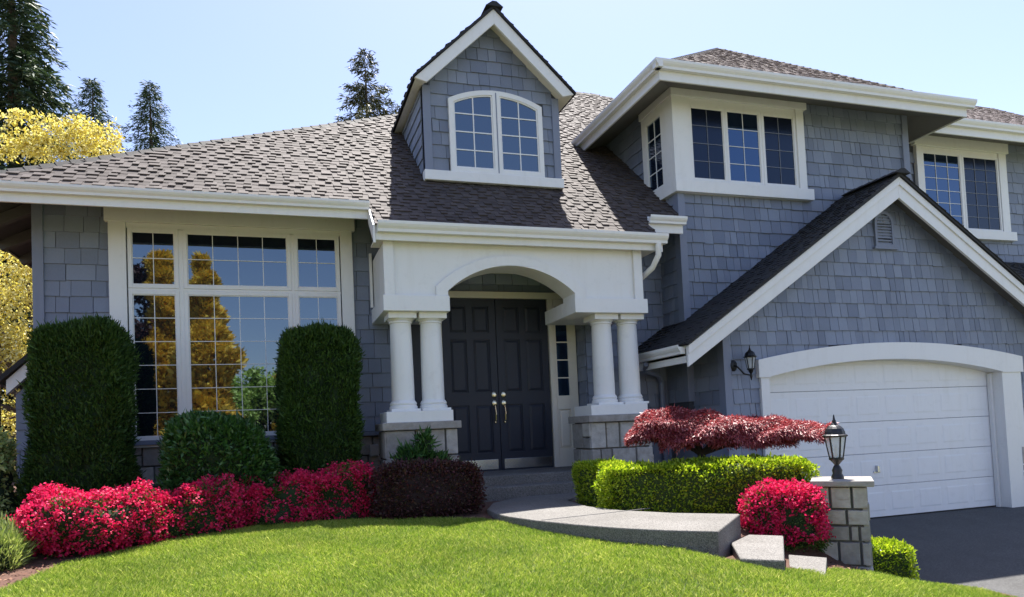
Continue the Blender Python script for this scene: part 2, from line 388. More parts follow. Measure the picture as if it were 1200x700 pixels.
def leaves(P, D, Nn, L, W, fold=0.0):
    """diamond leaves: P base, D direction, Nn rough normal"""
    n = len(P); D = unit(D); B = unit(np.cross(D, Nn)); L = np.broadcast_to(L, n)[:, None]; W = np.broadcast_to(W, n)[:, None]
    Nf = np.cross(B, D)
    return np.stack([P, P+D*L*.45+B*W/2+Nf*L*fold, P+D*L, P+D*L*.45-B*W/2+Nf*L*fold], axis=1)
def lump(P, seed, amp, freq):
    r = np.random.default_rng(seed); o = np.zeros(len(P))
    for i in range(7):
        k = r.normal(size=3)*freq*(0.6+0.35*i); o += np.sin(P@k+r.uniform(0, 6.28))*amp/(1+0.45*i)
    return o
def super_pts(n, c, hx, hy, hz, p=4.0, rz=0.0, seed=0, amp=0.03, freq=5.0, bottom=True, taper=0.0):
    """n points spread over a lumpy rounded box; returns points and normals"""
    r = np.random.default_rng(seed); h = np.array([hx, hy, hz]); ar = np.array([hy*hz, hx*hz, hx*hy]); 
    fc = r.choice(3, n, p=ar/ar.sum()); q = r.uniform(-1, 1, (n, 3)); sg = r.choice([-1., 1.], n)
    if not bottom: sg = np.where((fc == 2), 1.0, sg)
    q[np.arange(n), fc] = sg
    s = (np.abs(q)**p).sum(1)**(1/p); q = q/s[:, None]
    nr = unit(np.sign(q)*np.abs(q)**(p-1)/h); X = q*h
    if taper: X[:, :2] *= (1-taper*(q[:, 2:3]+1)/2)
    X = X+nr*lump(X, seed+5, amp, freq)[:, None]
    cs, sn = math.cos(rz), math.sin(rz); M = np.array([[cs, -sn, 0], [sn, cs, 0], [0, 0, 1]])
    return X@M.T+np.array(c), nr@M.T
def super_core(c, hx, hy, hz, p=4.0, rz=0.0, seed=0, amp=0.03, freq=5.0, shrink=0.9, taper=0.0, n=14):
    vs, fs = [], []
    us = np.linspace(-math.pi, math.pi, 2*n, endpoint=False); ph = np.linspace(-math.pi/2, math.pi/2, n)
    d = np.array([[math.cos(b)*math.cos(a), math.cos(b)*math.sin(a), math.sin(b)] for b in ph for a in us])
    s = (np.abs(d)**p).sum(1)**(1/p); q = d/s[:, None]; h = np.array([hx, hy, hz])
    nr = unit(np.sign(q)*np.abs(q)**(p-1)/h); X = q*h
    if taper: X[:, :2] *= (1-taper*(q[:, 2:3]+1)/2)
    X = (X+nr*lump(X, seed+5, amp, freq)[:, None])*shrink
    cs, sn = math.cos(rz), math.sin(rz); M = np.array([[cs, -sn, 0], [sn, cs, 0], [0, 0, 1]])
    X = X@M.T+np.array(c); m_ = 2*n
    fs = [(i*m_+k, i*m_+(k+1) % m_, (i+1)*m_+(k+1) % m_, (i+1)*m_+k) for i in range(n-1) for k in range(m_)]
    return X, fs

# ================================================================== GROUND
def sst(a, b, x): t = np.clip((x-a)/(b-a), 0, 1); return t*t*(3-2*t)
def ground_z(x, y):
    x = np.asarray(x, float); y = np.asarray(y, float)
    z = -0.9-0.046*np.clip(7.2-y, 0, 3.2)-0.1*np.clip(4.0-y, 0, 3.5)
    z = z-0.185*np.clip(x-3.0, 0, 3.2)*(1-sst(4.95, 5.5, y))
    z = z+0.018*np.sin(x*1.3+.5)*np.sin(y*1.1+1)
    drop = sst(4.95, 5.35, x)*sst(4.35, 4.75, y)*(1-sst(5.2, 5.7, y)*(1-sst(5.5, 5.85, x)))
    return z*(1-drop)+(-2.1)*drop
LAWN = [(-1.95, 5.35), (-1.72, 6.37), (-0.99, 6.94), (-0.23, 7.3), (0.92, 7.18), (2.04, 6.72), (2.28, 6.2), (2.62, 5.45), (2.98, 4.75), (3.22, 4.42), (3.45, 4.16), (4.02, 4.34), (4.45, 4.58), (5.3, 4.64), (5.75, 4.35), (5.6, -3.0), (-9.0, -3.0), (-9.0, 1.0), (-3.4, 3.4)]
def in_poly(x, y, poly):
    c = np.zeros(np.shape(x), bool); n = len(poly)
    for i in range(n):
        (x0, y0), (x1, y1) = poly[i], poly[(i+1) % n]
        if y0 == y1: continue
        c ^= ((y0 > y) != (y1 > y)) & (x < (x1-x0)*(y-y0)/(y1-y0)+x0)
    return c
gx = np.concatenate([np.arange(-16, -3.2, .4), np.arange(-3.2, 6.0, .06)]); gy = np.concatenate([np.arange(-6, 3.6, .3), np.arange(3.6, 9.4, .06), np.arange(9.4, 26, .5)])
XX, YY = np.meshgrid(gx, gy, indexing='ij'); ZZ = ground_z(XX, YY)
cxm = (XX[:-1, :-1]+XX[1:, 1:])/2; cym = (YY[:-1, :-1]+YY[1:, 1:])/2
inside = in_poly(cxm, cym, LAWN)
def grid_obj(name, mask, mat):
    nj = len(gy); ii, jj = np.nonzero(mask); idx = np.stack([ii*nj+jj, (ii+1)*nj+jj, (ii+1)*nj+jj+1, ii*nj+jj+1], 1)
    u, inv = np.unique(idx.ravel(), return_inverse=True); vs = np.stack([XX.ravel(), YY.ravel(), ZZ.ravel()], 1)[u]
    me = bpy.data.meshes.new(name); me.from_pydata(vs.tolist(), [], inv.reshape(-1, 4).tolist()); me.polygons.foreach_set('use_smooth', [True]*len(me.polygons))
    return tag(link(name, me, None, (mat,)), kind='structure')
grid_obj('lawn', inside, 'soil_grass')
grid_obj('flower_bed', ~inside, 'mulch')
g = MB().add([(-900, -900, -2.5), (900, -900, -2.5), (900, 900, -2.5), (-900, 900, -2.5)], [(0, 1, 2, 3)]).build('ground', 'far_ground'); tag(g, kind='structure')
# driveway: flat by the garage, falling gently towards the street
mb = MB(); ys = [8.2, 7.85, 5.6, -7.0]; zs = [-1.58, -1.58, -1.86, -2.40]
for i in range(3):
    mb.add([(5.0, ys[i], zs[i]), (13.6, ys[i], zs[i]), (13.6, ys[i+1], zs[i+1]), (5.0, ys[i+1], zs[i+1])], [(0, 1, 2, 3)])
tag(mb.build('driveway', 'drive_concrete'), kind='structure')
tag(MB().add([(-60, -14, -2.41), (60, -14, -2.41), (60, -7.0, -2.41), (-60, -7.0, -2.41)], [(0, 1, 2, 3)]).build('road', 'aggregate'), kind='structure')
# walkway slab and its steps down to the driveway
ZW = -0.86
def slab(name, pts, top, bottom, bev=0.012):
    mb = MB(); mb.plate([pts], lambda x, y: (x, y, top), lambda x, y: (x, y, bottom)); return tag(mb.build(name, 'aggregate', bevel=bev), kind='structure')
slab('walkway', [(2.98, 8.06), (2.45, 7.6), (2.20, 7.05), (2.16, 6.6), (2.20, 6.3), (2.32, 5.9), (2.52, 5.45), (2.75, 5.05), (3.0, 4.75), (3.28, 4.5), (4.05, 5.22), (3.62, 5.62), (3.32, 6.1), (3.2, 6.6), (3.28, 7.3), (3.9, 8.06)], ZW, -1.25)
slab('walkway_step', [(3.285, 4.26), (3.505, 4.06), (4.235, 4.90), (4.03, 5.10), (3.65, 4.84)], -1.03, -1.35)
slab('walkway_step', [(3.52, 4.03), (3.85, 4.05), (4.42, 4.62), (4.25, 4.87)], -1.19, -1.5)
# saw-cut joint across the slab
tag(MB().bar((2.36, 5.86, ZW+.001), (3.62, 6.05, ZW+.001), .012, .006).build('walkway_joint', 'mortar'), kind='structure')

# ================================================================== HOUSE
H = empty('house', (4.2, 8.2, -1.58), 'blue grey shingled two storey house with white trim, arched porch, dormer and garage', 'house')
YL, YLg, Yp, Yg_, Y2, Y2g, Yd, Ydr = 9.15, 8.34, 8.15, 8.0, 8.61, 8.01, 9.04, 8.79
Ygar, Yrk = 7.90, 7.59
SL = 0.92
def roof_z(y): return 2.58+SL*(y-8.0)
def fy(y): return lambda x, z: (x, y, z)
def wallp(name, loops, y0, y1, mat='siding_gap', parent=H): return MB().plate(loops, fy(y0), fy(y1)).build(name, mat, parent)
def rect(x0, x1, z0, z1): return [(x0, z0), (x1, z0), (x1, z1), (x0, z1)]

# ---- left wing wall -----------------------------------------------------
XL = -2.74
W1 = wallp('wall', [rect(XL, 1.6, -1.0, 3.2)], YL, YL+.15)
W1r = wallp('wall', [rect(4.53, 5.95, -1.0, 3.2)], YL, YL+.15)
wx0, wx1 = at(129, 400, YL)[0], at(413, 400, YL)[0]
wz0 = at(160, 520, YL)[1]
shakes((0, YL, 0), (1,0,0), (0,-1,0), rect(XL+.09, 1.7, 0.06, 3.1), [rect_hole(wx0+.1, wx1-.1, wz0, 3)], 0.2, 'siding', W1, 0.06, wmin=.12, wmax=.34)
shakes((0, YL, 0), (1,0,0), (0,-1,0), rect(4.53, 5.9, -0.7, 3.0), [], 0.2, 'siding', W1r, 0.06)
MB().box(XL-.02, XL+.10, YL-.038, YL+.1, -1, 3.1).build('corner_board', 'siding_flat', W1, .004)
wallp('wall', [rect(XL, XL+.15, -1.0, 3.0)], YL+.152, 14.0)
# stone skirt below the left wing with its ledge
def stones(mb, a0, a1, z0, z1, place, rows, seed, jit=0.012, gap=0.012, thick=0.05, wr=(.14, .42)):
    r = random.Random(seed); zz = z0
    hs = [r.uniform(.8, 1.25) for _ in range(rows)]; k = (z1-z0)/sum(hs)
    for h in hs:
        h *= k; a = a0
        while a < a1-.01:
            wd = r.uniform(*wr)
            if a1-(a+wd) < wr[0]*.8: wd = a1-a
            subs = [(zz, zz+h)]
            if r.random() < .25 and h > .15: t = r.uniform(.4, .6)*h; subs = [(zz, zz+t), (zz+t, zz+h)]
            for s0, s1 in subs:
                o = thick+r.uniform(-jit, jit); e = gap/2
                q = [place(a+e, s0+e, 0), place(a+wd-e, s0+e, 0), place(a+wd-e, s1-e, 0), place(a+e, s1-e, 0)]
                i_ = .006
                f = [place(a+e+i_, s0+e+i_, o), place(a+wd-e-i_, s0+e+i_, o+r.uniform(-.004, .004)), place(a+wd-e-i_, s1-e-i_, o), place(a+e+i_, s1-e-i_, o)]
                mb.hexa(q+f)
            a += wd
        zz += h
    return mb
sw = MB(); stones(sw, XL, 1.55, -1.0, 0.0, lambda a, z, o: (a, YL-.012-o, z), 4, 5)
sk = sw.build('stone_skirt', 'stone', H, .004)
MB().box(XL-.04, 1.55, YL-.012, YL+.0, -1, 0.0).build('mortar_bed', 'mortar', sk)
MB().box(XL-.06, 1.55, YL-.13, YL+.02, 0.0, 0.055).build('ledge', 'siding_flat', sk, .006)
ox, oz = at(437, 527, YL); MB().box(ox-.06, ox+.06, YL-.12, YL-.03, oz-.09, oz+.07).build('outlet_box', 'outlet', sk, .01)

def window_set(parent, Y, name, trims, glasses, mat_trim='white', gmat='window_glass', sash=0.045, extra=None, label=None, gd=0.036, mun=0.009):
    """trims: list of (x0,x1,z0,z1,proud); glasses: (x0,x1,z0,z1,cols,rows[,material]) on the plane y=Y"""
    mb = MB()
    for (x0, x1, z0, z1, pr) in trims: mb.box(x0, x1, Y-pr, Y-.002, z0, z1)
    fr = mb.build(name, mat_trim, parent, .005, label=label)
    sb = MB()
    for gl in glasses:
        x0, x1, z0, z1, nc, nr = gl[:6]; gm = gl[6] if len(gl) > 6 else gmat
        s = sash
        for (a, b, c, d) in ((x0-s, x0, z0-s, z1+s), (x1, x1+s, z0-s, z1+s), (x0, x1, z0-s, z0), (x0, x1, z1, z1+s)):
            sb.box(a, b, Y-.056, Y-.004, c, d)
        e = .012
        for (a, b, c, d) in ((x0, x0+e, z0, z1), (x1-e, x1, z0, z1), (x0+e, x1-e, z0, z0+e), (x0+e, x1-e, z1-e, z1)):
            sb.box(a, b, Y-.046, Y-.006, c, d)
        MB().box(x0, x1, Y-gd, Y-gd+.006, z0, z1).build('pane', gm, fr)
        mu = MB(); r_ = mun/2
        for i in range(1, nc): x = x0+(x1-x0)*i/nc; mu.box(x-r_, x+r_, Y-gd-.008, Y-gd-.001, z0+e, z1-e)
        for j in range(1, nr): z = z0+(z1-z0)*j/nr; mu.box(x0+e, x1-e, Y-gd-.0075, Y-gd-.0015, z-r_, z+r_)
        if nc*nr > 1: mu.build('muntin', 'muntin_dim' if gm == 'screen_glass' else mat_trim, fr)
    sb.build('sash', mat_trim, fr, .003)
    return fr
def gx_(us, vs, Y): xs = [at(u, v, Y)[0] for u, v in zip(us, vs)]; return sum(xs)/len(xs)
# ---- the big picture window, six lights ---------------------------------
z_ = lambda u, v, Y: at(u, v, Y)[1]
xa = [at(154.5, 275, YL)[0], at(204.5, 275, YL)[0], at(219, 275, YL)[0], at(335.5, 275, YL)[0], at(347.5, 280, YL)[0], at(392.5, 280, YL)[0]]
zt, zm1, zm0, zb = z_(275, 277, YL), z_(275, 336.5, YL), z_(275, 347.5, YL), z_(180, 512, YL)
gl = []
for (i, nc) in ((0, 2), (2, 4), (4, 2)):
    gl.append((xa[i], xa[i+1], zm1, zt, nc, 2)); gl.append((xa[i], xa[i+1], zb, zm0, nc, 6))
tx0, tx1 = at(129, 330, YL)[0], at(413.5, 330, YL)[0]
hz0, hz1 = z_(270, 267, YL), z_(270, 246, YL)+.06
trims = [(tx0-.04, tx1+.04, hz0, hz1, .085), (tx0, xa[0]-.06, zb-.05, hz0, .07), (xa[5]+.06, tx1, zb-.05, hz0, .07),
         (xa[0]-.06, xa[5]+.06, zt+.045, hz0, .05), (xa[1]+.044, xa[2]-.044, zb, zt+.04, .048), (xa[3]+.044, xa[4]-.044, zb, zt+.04, .048),
         (xa[0]-.05, xa[5]+.05, zm1-.045, zm0+.045, .047), (tx0-.02, tx1+.02, zb-.13, zb-.05, .10)]
window_set(H, YL, 'window', trims, gl, label='large six light picture window with white grid')

# ---- left wing eave: fascia, gutter, soffit, outlookers -----------------
XE = -3.46
zf0 = 2.735
fa = MB().box(XE, 1.20, YLg, YLg+.03, zf0, 2.90).build('fascia', 'white', H, .004)
gutter((XE-.1, YLg-.001, 2.935), (1.21, YLg-.001, 2.935), (0,-1,0), H, .10, .10)
MB().box(XE, XE+.03, YLg+.032, 15, zf0, 2.88).build('fascia', 'soffit_wood', H)
so_ = lambda n_, pts, dz=.02, mt='soffit_wood': MB().hexa([p for p in pts]+[(p[0], p[1], p[2]+dz) for p in pts]).build(n_, mt, H)
so_('soffit', [(XE+.03, YLg+.032, 2.755), (1.2, YLg+.032, 2.755), (1.2, YL+.1, 3.40), (XE+.03, YL+.1, 3.40)])
so_('soffit', [(XE+.03, YLg+.6, 2.755), (XL+.1, YLg+.6, 3.2), (XL+.1, 15, 3.2), (XE+.03, 15, 2.755)])
for k in range(7):
    y = 9.35+k*.75; MB().bar((XE+.035, y, 2.70), (XL+.02, y, 3.05), .09, .12).build('outlooker', 'soffit_wood', H)

# ---- main roof ----------------------------------------------------------
th = math.atan(SL); VU = Vector((0, math.cos(th), math.sin(th))); cs = math.cos(th)
RZ = 7.42; yr = 8.0+(RZ-2.58)/SL              # ridge
def uv(x, y): return (x, (y-8.0)/cs)
XCl = -3.56; yc = 8.25
hx0, hy0 = XCl, 8.33                          # hip foot
hx1 = 6.3                                     # hip head on the ridge
main = [(1.225, 0.0), (5.12, 0.0), uv(5.12, 8.25), uv(5.9, 8.25), uv(7.9, yr-.5), uv(7.0, yr), uv(hx1, yr), uv(XCl, 8.25), uv(1.225, 8.25)]
left_part = [uv(XCl, 8.25), uv(1.225, 8.25), uv(1.225+.0, yr), uv(hx1, yr)]
# split in convex pieces: wing slope (with hip), porch apron, right piece
reg_a = [uv(XCl, 8.315), uv(5.66, 8.315), uv(9.0, yr-.9), uv(7.2, yr), uv(hx1, yr)]
RA = roof_tabs((0, 8.0, 2.58), (1,0,0), VU, reg_a, 'roof', H, 'roof_shingle', seed=3)
reg_b = [(1.225, -0.05), (5.16, -0.05), uv(5.16, 8.315), uv(1.225, 8.315)]
RB = roof_tabs((0, 8.0, 2.58), (1,0,0), VU, reg_b, 'porch_roof', H, 'roof_shingle', seed=4)
hipA = Vector((XCl, 8.315, roof_z(8.315))); hipB = Vector((hx1, yr, RZ))
ridge_caps(hipA, hipB, 'hip_cap', RA, 'roof_dark', .16, .17); ridge_caps(hipB, (7.2, yr, RZ), 'ridge_cap', RA, 'roof_dark', .16, .17); ridge_caps((9.0, yr-.9, roof_z(yr-.9)), (7.2, yr, RZ), 'hip_cap', RA, 'roof_dark', .16, .17)
bk = MB()
bk.add([(XCl, 8.25, roof_z(8.25)), (hx1, yr, RZ), (hx1, yr+.1, RZ), (XCl, 17.5, roof_z(8.25))], [(0, 1, 2, 3)])
bk.add([(hx1, yr, RZ), (7.2, yr, RZ), (9.0, 17.5, roof_z(8.25)), (XCl, 17.5, roof_z(8.25))], [(0, 1, 2, 3)])
bk.build('rear_roof', 'roof_brown', H)
# raking edge of the apron where it drops below the wing eave
def rake_board(x, y0, y1, wd, t, name='rake_board', mat='white'):
    return MB().hexa([(x, y0, roof_z(y0)-wd-.01), (x+t, y0, roof_z(y0)-wd-.01), (x+t, y1, roof_z(y1)-wd-.01), (x, y1, roof_z(y1)-wd-.01),
                      (x, y0, roof_z(y0)-.008), (x+t, y0, roof_z(y0)-.008), (x+t, y1, roof_z(y1)-.008), (x, y1, roof_z(y1)-.008)]).build(name, mat, RB, .003)
rake_board(1.20, 7.98, 8.36, .22, .03)
rake_board(5.16, 7.98, 8.36, .2, .03)
fx0, fx1 = 1.30, 5.16
MB().box(1.235, 5.16, Yg_+.0, Yg_+.03, 2.375, 2.565).build('fascia', 'white', H, .003)
gutter((1.25, Yg_-.001, 2.585), (5.235, Yg_-.001, 2.585), (0,-1,0), H, .125, .12)
MB().box(1.235, 5.16, Yg_+.032, Yp+.3, 2.40, 2.42).build('soffit', 'cream', H)
# short return of the main eave beside the upper storey
gutter((5.2, YLg-.001, 2.965), (5.80, YLg-.001, 2.965), (0,-1,0), H, .105, .10)
MB().box(5.21, 5.78, YLg, YLg+.03, 2.74, 2.93).build('fascia', 'white', H, .003)
# downpipes
dp = MB(); dp.tube([(5.1, Yg_-.06, 2.46), (5.1, Yg_-.05, 2.30), (5.06, Yg_+.05, 2.15), (4.98, 8.6, 1.95), (4.94, 9.05, 1.83), (4.94, 9.08, 1.6)], .04, 8)
dp.build('downspout', 'white', H, smooth=True)

# ---- upper storey -------------------------------------------------------
X2, X2r = 5.90, 10.44
W2 = wallp('wall', [rect(X2, X2r, 0.2, 5.08)], Y2, Y2+.15)
bx0, bx1 = X2-.06, at(941, 200, Y2)[0]
bz0, bz1 = at(870, 232, Y2)[1], at(860, 118, Y2)[1]
shakes((0, Y2, 0), (1,0,0), (0,-1,0), rect(X2+.09, X2r-.1, 0.3, 5.08), [rect_hole(X2-.1, bx1-.05, bz0+.05, bz1+.2)], 0.2, 'siding', W2, 0.1, wmin=.08, wmax=.24)
MB().box(X2-.02, X2+.10, Y2-.038, Y2+.1, 0.3, bz0-.002).build('corner_board', 'siding_flat', W2, .004)
MB().box(X2r-.1, X2r+.02, Y2-.038, Y2+.1, 0.3, 5.06).build('corner_board', 'siding_flat', W2, .004)
MB().tube([(X2r-.13, Y2-.05, 4.7), (X2r-.13, Y2-.05, 3.4)], .012, 6).build('cable_conduit', 'siding_flat', W2)
W2s = MB().plate([[(Y2+.152, 0.2), (14.0, 0.2), (14.0, 5.08), (Y2+.152, 5.08)]], lambda y, z: (X2, y, z), lambda y, z: (X2+.15, y, z)).build('wall', 'siding_gap', H)
shakes((X2, 0, 0), (0,1,0), (-1,0,0), [(Y2+.1, .3), (14, .3), (14, 5.08), (Y2+.1, 5.08)], [rect_hole(Y2-.1, Y2+.72, bz0+.05, bz1+.2)], 0.2, 'siding', W2s, 0.1)
MB().box(X2r-.15, X2r, Y2+.152, 12, .3, 5.0).build('wall', 'siding_gap', H)
# corner bay window, front face
def zz(u, v): return at(u, v, Y2)[1]
def xx(u, v): return at(u, v, Y2)[0]
gz1, gz0 = (zz(825, 128)+zz(905, 139))/2, (zz(830, 211)+zz(905, 218))/2
gxs = [(xx(808, 150), xx(845, 155)), (xx(850.5, 160), xx(887, 160)), (xx(893, 160), xx(927.5, 165))]
glz = [(gxs[0][0], gxs[0][1], gz0, gz1, 2, 4, 'screen_glass'), (gxs[1][0], gxs[1][1], gz0, gz1, 2, 4, 'dark_glass'), (gxs[2][0], gxs[2][1], gz0, gz1, 2, 4, 'screen_glass')]
hz = zz(860, 123); htop2 = zz(860, 111.5); sz1 = zz(870, 219); 
trims = [(bx0-.02, bx1+.05, hz, htop2, .10), (bx0, gxs[0][0]-.047, sz1, hz, .075), (gxs[2][1]+.047, bx1, sz1, hz, .075),
         (gxs[0][1]+.046, gxs[1][0]-.046, sz1, hz, .052), (gxs[1][1]+.046, gxs[2][0]-.046, sz1, hz, .052),
         (gxs[0][0]-.046, gxs[2][1]+.046, gz1+.046, hz, .052), (bx0-.02, bx1+.09, bz0, sz1-.001, .11)]
BW = window_set(H, Y2, 'window', trims, glz, gmat='screen_glass', label='three light corner window of the upper storey')
# its side face
sd = MB(); pr = .06
ya, yb = Y2+.02, Y2+.80
sd.box(X2-.08, X2-.002, Y2+.001, yb+.03, hz+.003, htop2); sd.box(X2-pr, X2-.002, Y2+.001, Y2+.26, sz1, hz); sd.box(X2-pr, X2-.002, yb-.14, yb, sz1, hz)
sd.box(X2-pr, X2-.002, Y2+.26, yb-.14, gz1-.02, hz); sd.box(X2-.08, X2-.002, Y2+.001, yb+.03, bz0+.003, sz1-.001); sd.box(X2-pr, X2-.002, Y2+.26, yb-.14, sz1, gz0)
SDW = sd.build('window', 'white', H, .005, label='narrow side light of the corner window')
MB().box(X2-.03, X2-.022, Y2+.26, yb-.14, gz0, gz1-.02).build('pane', 'dark_glass', SDW)
mu = MB()
for j in range(1, 4): z = gz0+(gz1-.02-gz0)*j/4; mu.box(X2-.038, X2-.031, Y2+.26, yb-.14, z-.008, z+.008)
mu.box(X2-.039, X2-.032, Y2+.45, Y2+.466, gz0, gz1-.02); mu.build('muntin', 'white', SDW)
# upper eave and hipped roof
ex0, ex1, ez = at(764.3, 71.4, Y2g)[0]+.1, 11.06, 5.03
MB().box(ex0, ex1, Y2g, Y2g+.03, 4.81, 5.0).build('fascia', 'white', H, .004)
MB().box(ex0-.001, ex0+.03, Y2g+.032, 15, 4.81, 5.0).build('fascia', 'white', H, .004)
MB().box(ex1-.03, ex1, Y2g+.032, 10.0, 4.81, 5.0).build('fascia', 'white', H, .004)
gutter((ex0-.1, Y2g-.001, ez+.03), (ex1+.1, Y2g-.001, ez+.03), (0,-1,0), H, .12, .11)
gutter((ex0-.001, Y2g-.11, ez+.03), (ex0-.001, 15, ez+.03), (-1,0,0), H, .12, .11)
zs1 = 5.075
so_('soffit', [(ex0+.03, Y2g+.032, 4.83), (ex1-.03, Y2g+.032, 4.83), (X2r+.01, Y2+.05, zs1), (X2+.04, Y2+.05, zs1)], mt='soffit')
so_('soffit', [(ex0+.03, Y2g+.032, 4.83), (X2+.04, Y2+.05, zs1), (X2+.04, 15, zs1), (ex0+.03, 15, 4.83)], mt='soffit')
so_('soffit', [(X2r+.01, Y2+.05, zs1), (ex1-.03, Y2g+.032, 4.83), (ex1-.03, 10.0, 4.83), (X2r+.01, 10.0, zs1)], mt='soffit')
rx, rz = .786, .671
t_ = (rx*Y2g-ex0)/(1-rx); ay = Y2g+t_; ax = rx*ay; az = rz*ay
sl2 = (az-ez)/(ay-Y2g); th2 = math.atan(sl2); c2 = math.cos(th2); V2 = (0, c2, math.sin(th2))
R2 = roof_tabs((0, Y2g, ez), (1,0,0), V2, [(ex0-.06, 0), (ex1+.06, 0), (ax, (ay-Y2g)/c2)], 'roof', H, 'roof_brown', seed=9, tmax=.011)
ridge_caps((ex0-.04, Y2g, ez), (ax, ay, az), 'hip_cap', R2, 'roof_dark', .16, .17); ridge_caps((ex1+.04, Y2g, ez), (ax, ay, az), 'hip_cap', R2, 'roof_dark', .16, .17)
bk = MB(); bk.add([(ex0-.06, Y2g, ez), (ax, ay, az), (ax, 15, az), (ex0-.06, 15, ez)], [(0, 1, 2, 3)]); bk.add([(ex1+.06, Y2g, ez), (ax, ay, az), (ax, 15, az), (ex1+.06, 15, ez)], [(0, 1, 2, 3)])
bk.build('rear_roof', 'roof_brown', H)

# ---- right wing behind the garage --------------------------------------
XWr = 16.5; YW, YWg = 9.15, 8.58
W3 = wallp('wall', [rect(X2r, XWr, -2.2, 5.07)], YW, YW+.15)
def xw(u, v): return at(u, v, YW)[0]
def zw(u, v): return at(u, v, YW)[1]
shakes((0, YW, 0), (1,0,0), (0,-1,0), rect(X2r+.02, 15.0, 1.2, 5.07), [rect_hole(xw(1072, 220), xw(1176, 220), zw(1160, 270), zw(1100, 175))], 0.2, 'siding', W3, 0.1)
wl, wr_, wsl = xw(1069.5, 175), xw(1176, 210), zw(1170, 279)
wt = zw(1110, 183); wb = (zw(1165, 271)); ht, hb = zw(1110, 162), zw(1120, 177)
pA = (xw(1080, 200), xw(1121.5, 200)); pB = (xw(1126.5, 200), xw(1165, 200))
trims = [(wl-.05, wr_+.05, hb, ht, .09), (wl, pA[0]-.04, wb-.03, hb, .07), (pB[1]+.04, wr_, wb-.03, hb, .07), (pA[0]-.04, pB[1]+.04, wt+.04, hb, .05),
         (pA[1]+.02, pB[0]-.02, wb-.03, wt+.045, .05), (wl-.05, wr_+.1, wsl-.07, wb-.031, .10)]
window_set(H, YW, 'window', trims, [(*pA, wb, wt, 3, 6, 'dark_glass'), (*pB, wb, wt, 3, 6, 'screen_glass')], label='two light sliding window above the garage roof', sash=.035)
MB().box(ex1+.01, XWr, YWg, YWg+.03, 4.81, 5.0).build('fascia', 'white', H, .004)
gutter((ex1+.01, YWg-.001, ez+.03), (XWr, YWg-.001, ez+.03), (0,-1,0), H, .12, .11)
so_('soffit', [(ex1-.028, YWg+.032, 4.832), (XWr, YWg+.032, 4.832), (XWr, YW+.05, 5.06), (ex1-.028, YW+.05, 5.06)], mt='soffit')
R3 = roof_tabs((0, YWg, ez), (1,0,0), V2, [(10.6, 0), (XWr, 0), (XWr, 3.5), (13.4, 3.5)], 'roof', H, 'roof_brown', seed=12, tmax=.011)
# lower roof at the far right beyond the garage gable
lz = zw(1190, 309); V3 = Vector((0, 1, .6)).normalized()
R4 = roof_tabs((0, 8.2, lz-.55), (1,0,0), V3, [(12.0, 0), (15.5, 0), (15.5, 1.1), (12.0, 1.1)], 'roof', H, 'roof_dark', seed=13)

# ---- dormer -------------------------------------------------------------
dc = 3.168; dw = 1.04; dz0 = 3.545; dpk = 6.05; dsl = .945; dov = 1.195
dze = dpk-dsl*dov
def dtop(x): return dpk-dsl*abs(x-dc)
DW = wallp('dormer_wall', [[(dc-dw, dz0-.3), (dc+dw, dz0-.3), (dc+dw, dtop(dc+dw)-.12), (dc, dpk-.12), (dc-dw, dtop(dc-dw)-.12)]], Yd, Yd+.1)
# arched twin window geometry
dxl, dxr = at(526, 160, Yd)[0], at(634.5, 160, Yd)[0]; dcx = (dxl+dxr)/2
dzb, dzs, dzc = (at(527, 203, Yd)[1]+at(636, 210, Yd)[1])/2, (at(524, 116, Yd)[1]+at(633, 129, Yd)[1])/2, at(578, 109, Yd)[1]
def arcz(x, half, zs_, zc_, cx):
    h = zc_-zs_; Rr = (half*half+h*h)/(2*h); return zc_-Rr+math.sqrt(max(0, Rr*Rr-(x-cx)**2))
half = (dxr-dxl)/2
region = [(dc-dw+.1, dz0), (dc+dw-.1, dz0), (dc+dw-.1, dtop(dc+dw-.1)-.13), (dc, dpk-.13), (dc-dw+.1, dtop(dc-dw+.1)-.13)]
shakes((0, Yd, 0), (1,0,0), (0,-1,0), region, [lambda a, z: abs(a-dcx) < half-.06 and dzb < z < arcz(a, half, dzs, dzc, dcx)-.06], 0.185, 'siding', DW, 3.90, wmin=.1, wmax=.26)
for sx in (-1, 1):
    xa_ = dc+sx*dw; MB().box(min(xa_, xa_-sx*.11), max(xa_, xa_-sx*.11), Yd-.038, Yd+.08, dz0, dtop(xa_)-.15).build('corner_board', 'siding_flat', DW, .004)
    xs_ = dc+sx*(dw-.05)
    sw_ = MB().plate([[(Yd+.1, dz0-.2), (12.6, dz0-.2), (12.6, dze), (Yd+.1, dze)]], lambda y, z, X=dc+sx*dw: (X, y, z), lambda y, z, X=dc+sx*(dw-.1): (X, y, z)).build('dormer_wall', 'siding_gap', H)
    shakes((dc+sx*dw, 0, 0), (0,1,0), (sx,0,0), [(Yd+.08, dz0), (12.5, dz0), (12.5, dze+.1), (Yd+.08, dze+.1)], [], 0.185, 'siding', sw_, 3.90, wmin=.15, wmax=.4)
def arch_loop(x0, x1, zb_, half_, zs_, zc_, cx, n=12): return [(x0, zb_), (x1, zb_)]+[(x1+(x0-x1)*i/n, arcz(x1+(x0-x1)*i/n, half_, zs_, zc_, cx)) for i in range(n+1)]
o1 = arch_loop(dxl, dxr, dzb, half, dzs, dzc, dcx, 24)
i1 = arch_loop(dxl+.07, dcx-.055, dzb+.07, half-.07, dzs-.045, dzc-.07, dcx); i2 = arch_loop(dcx+.055, dxr-.07, dzb+.07, half-.07, dzs-.045, dzc-.07, dcx)
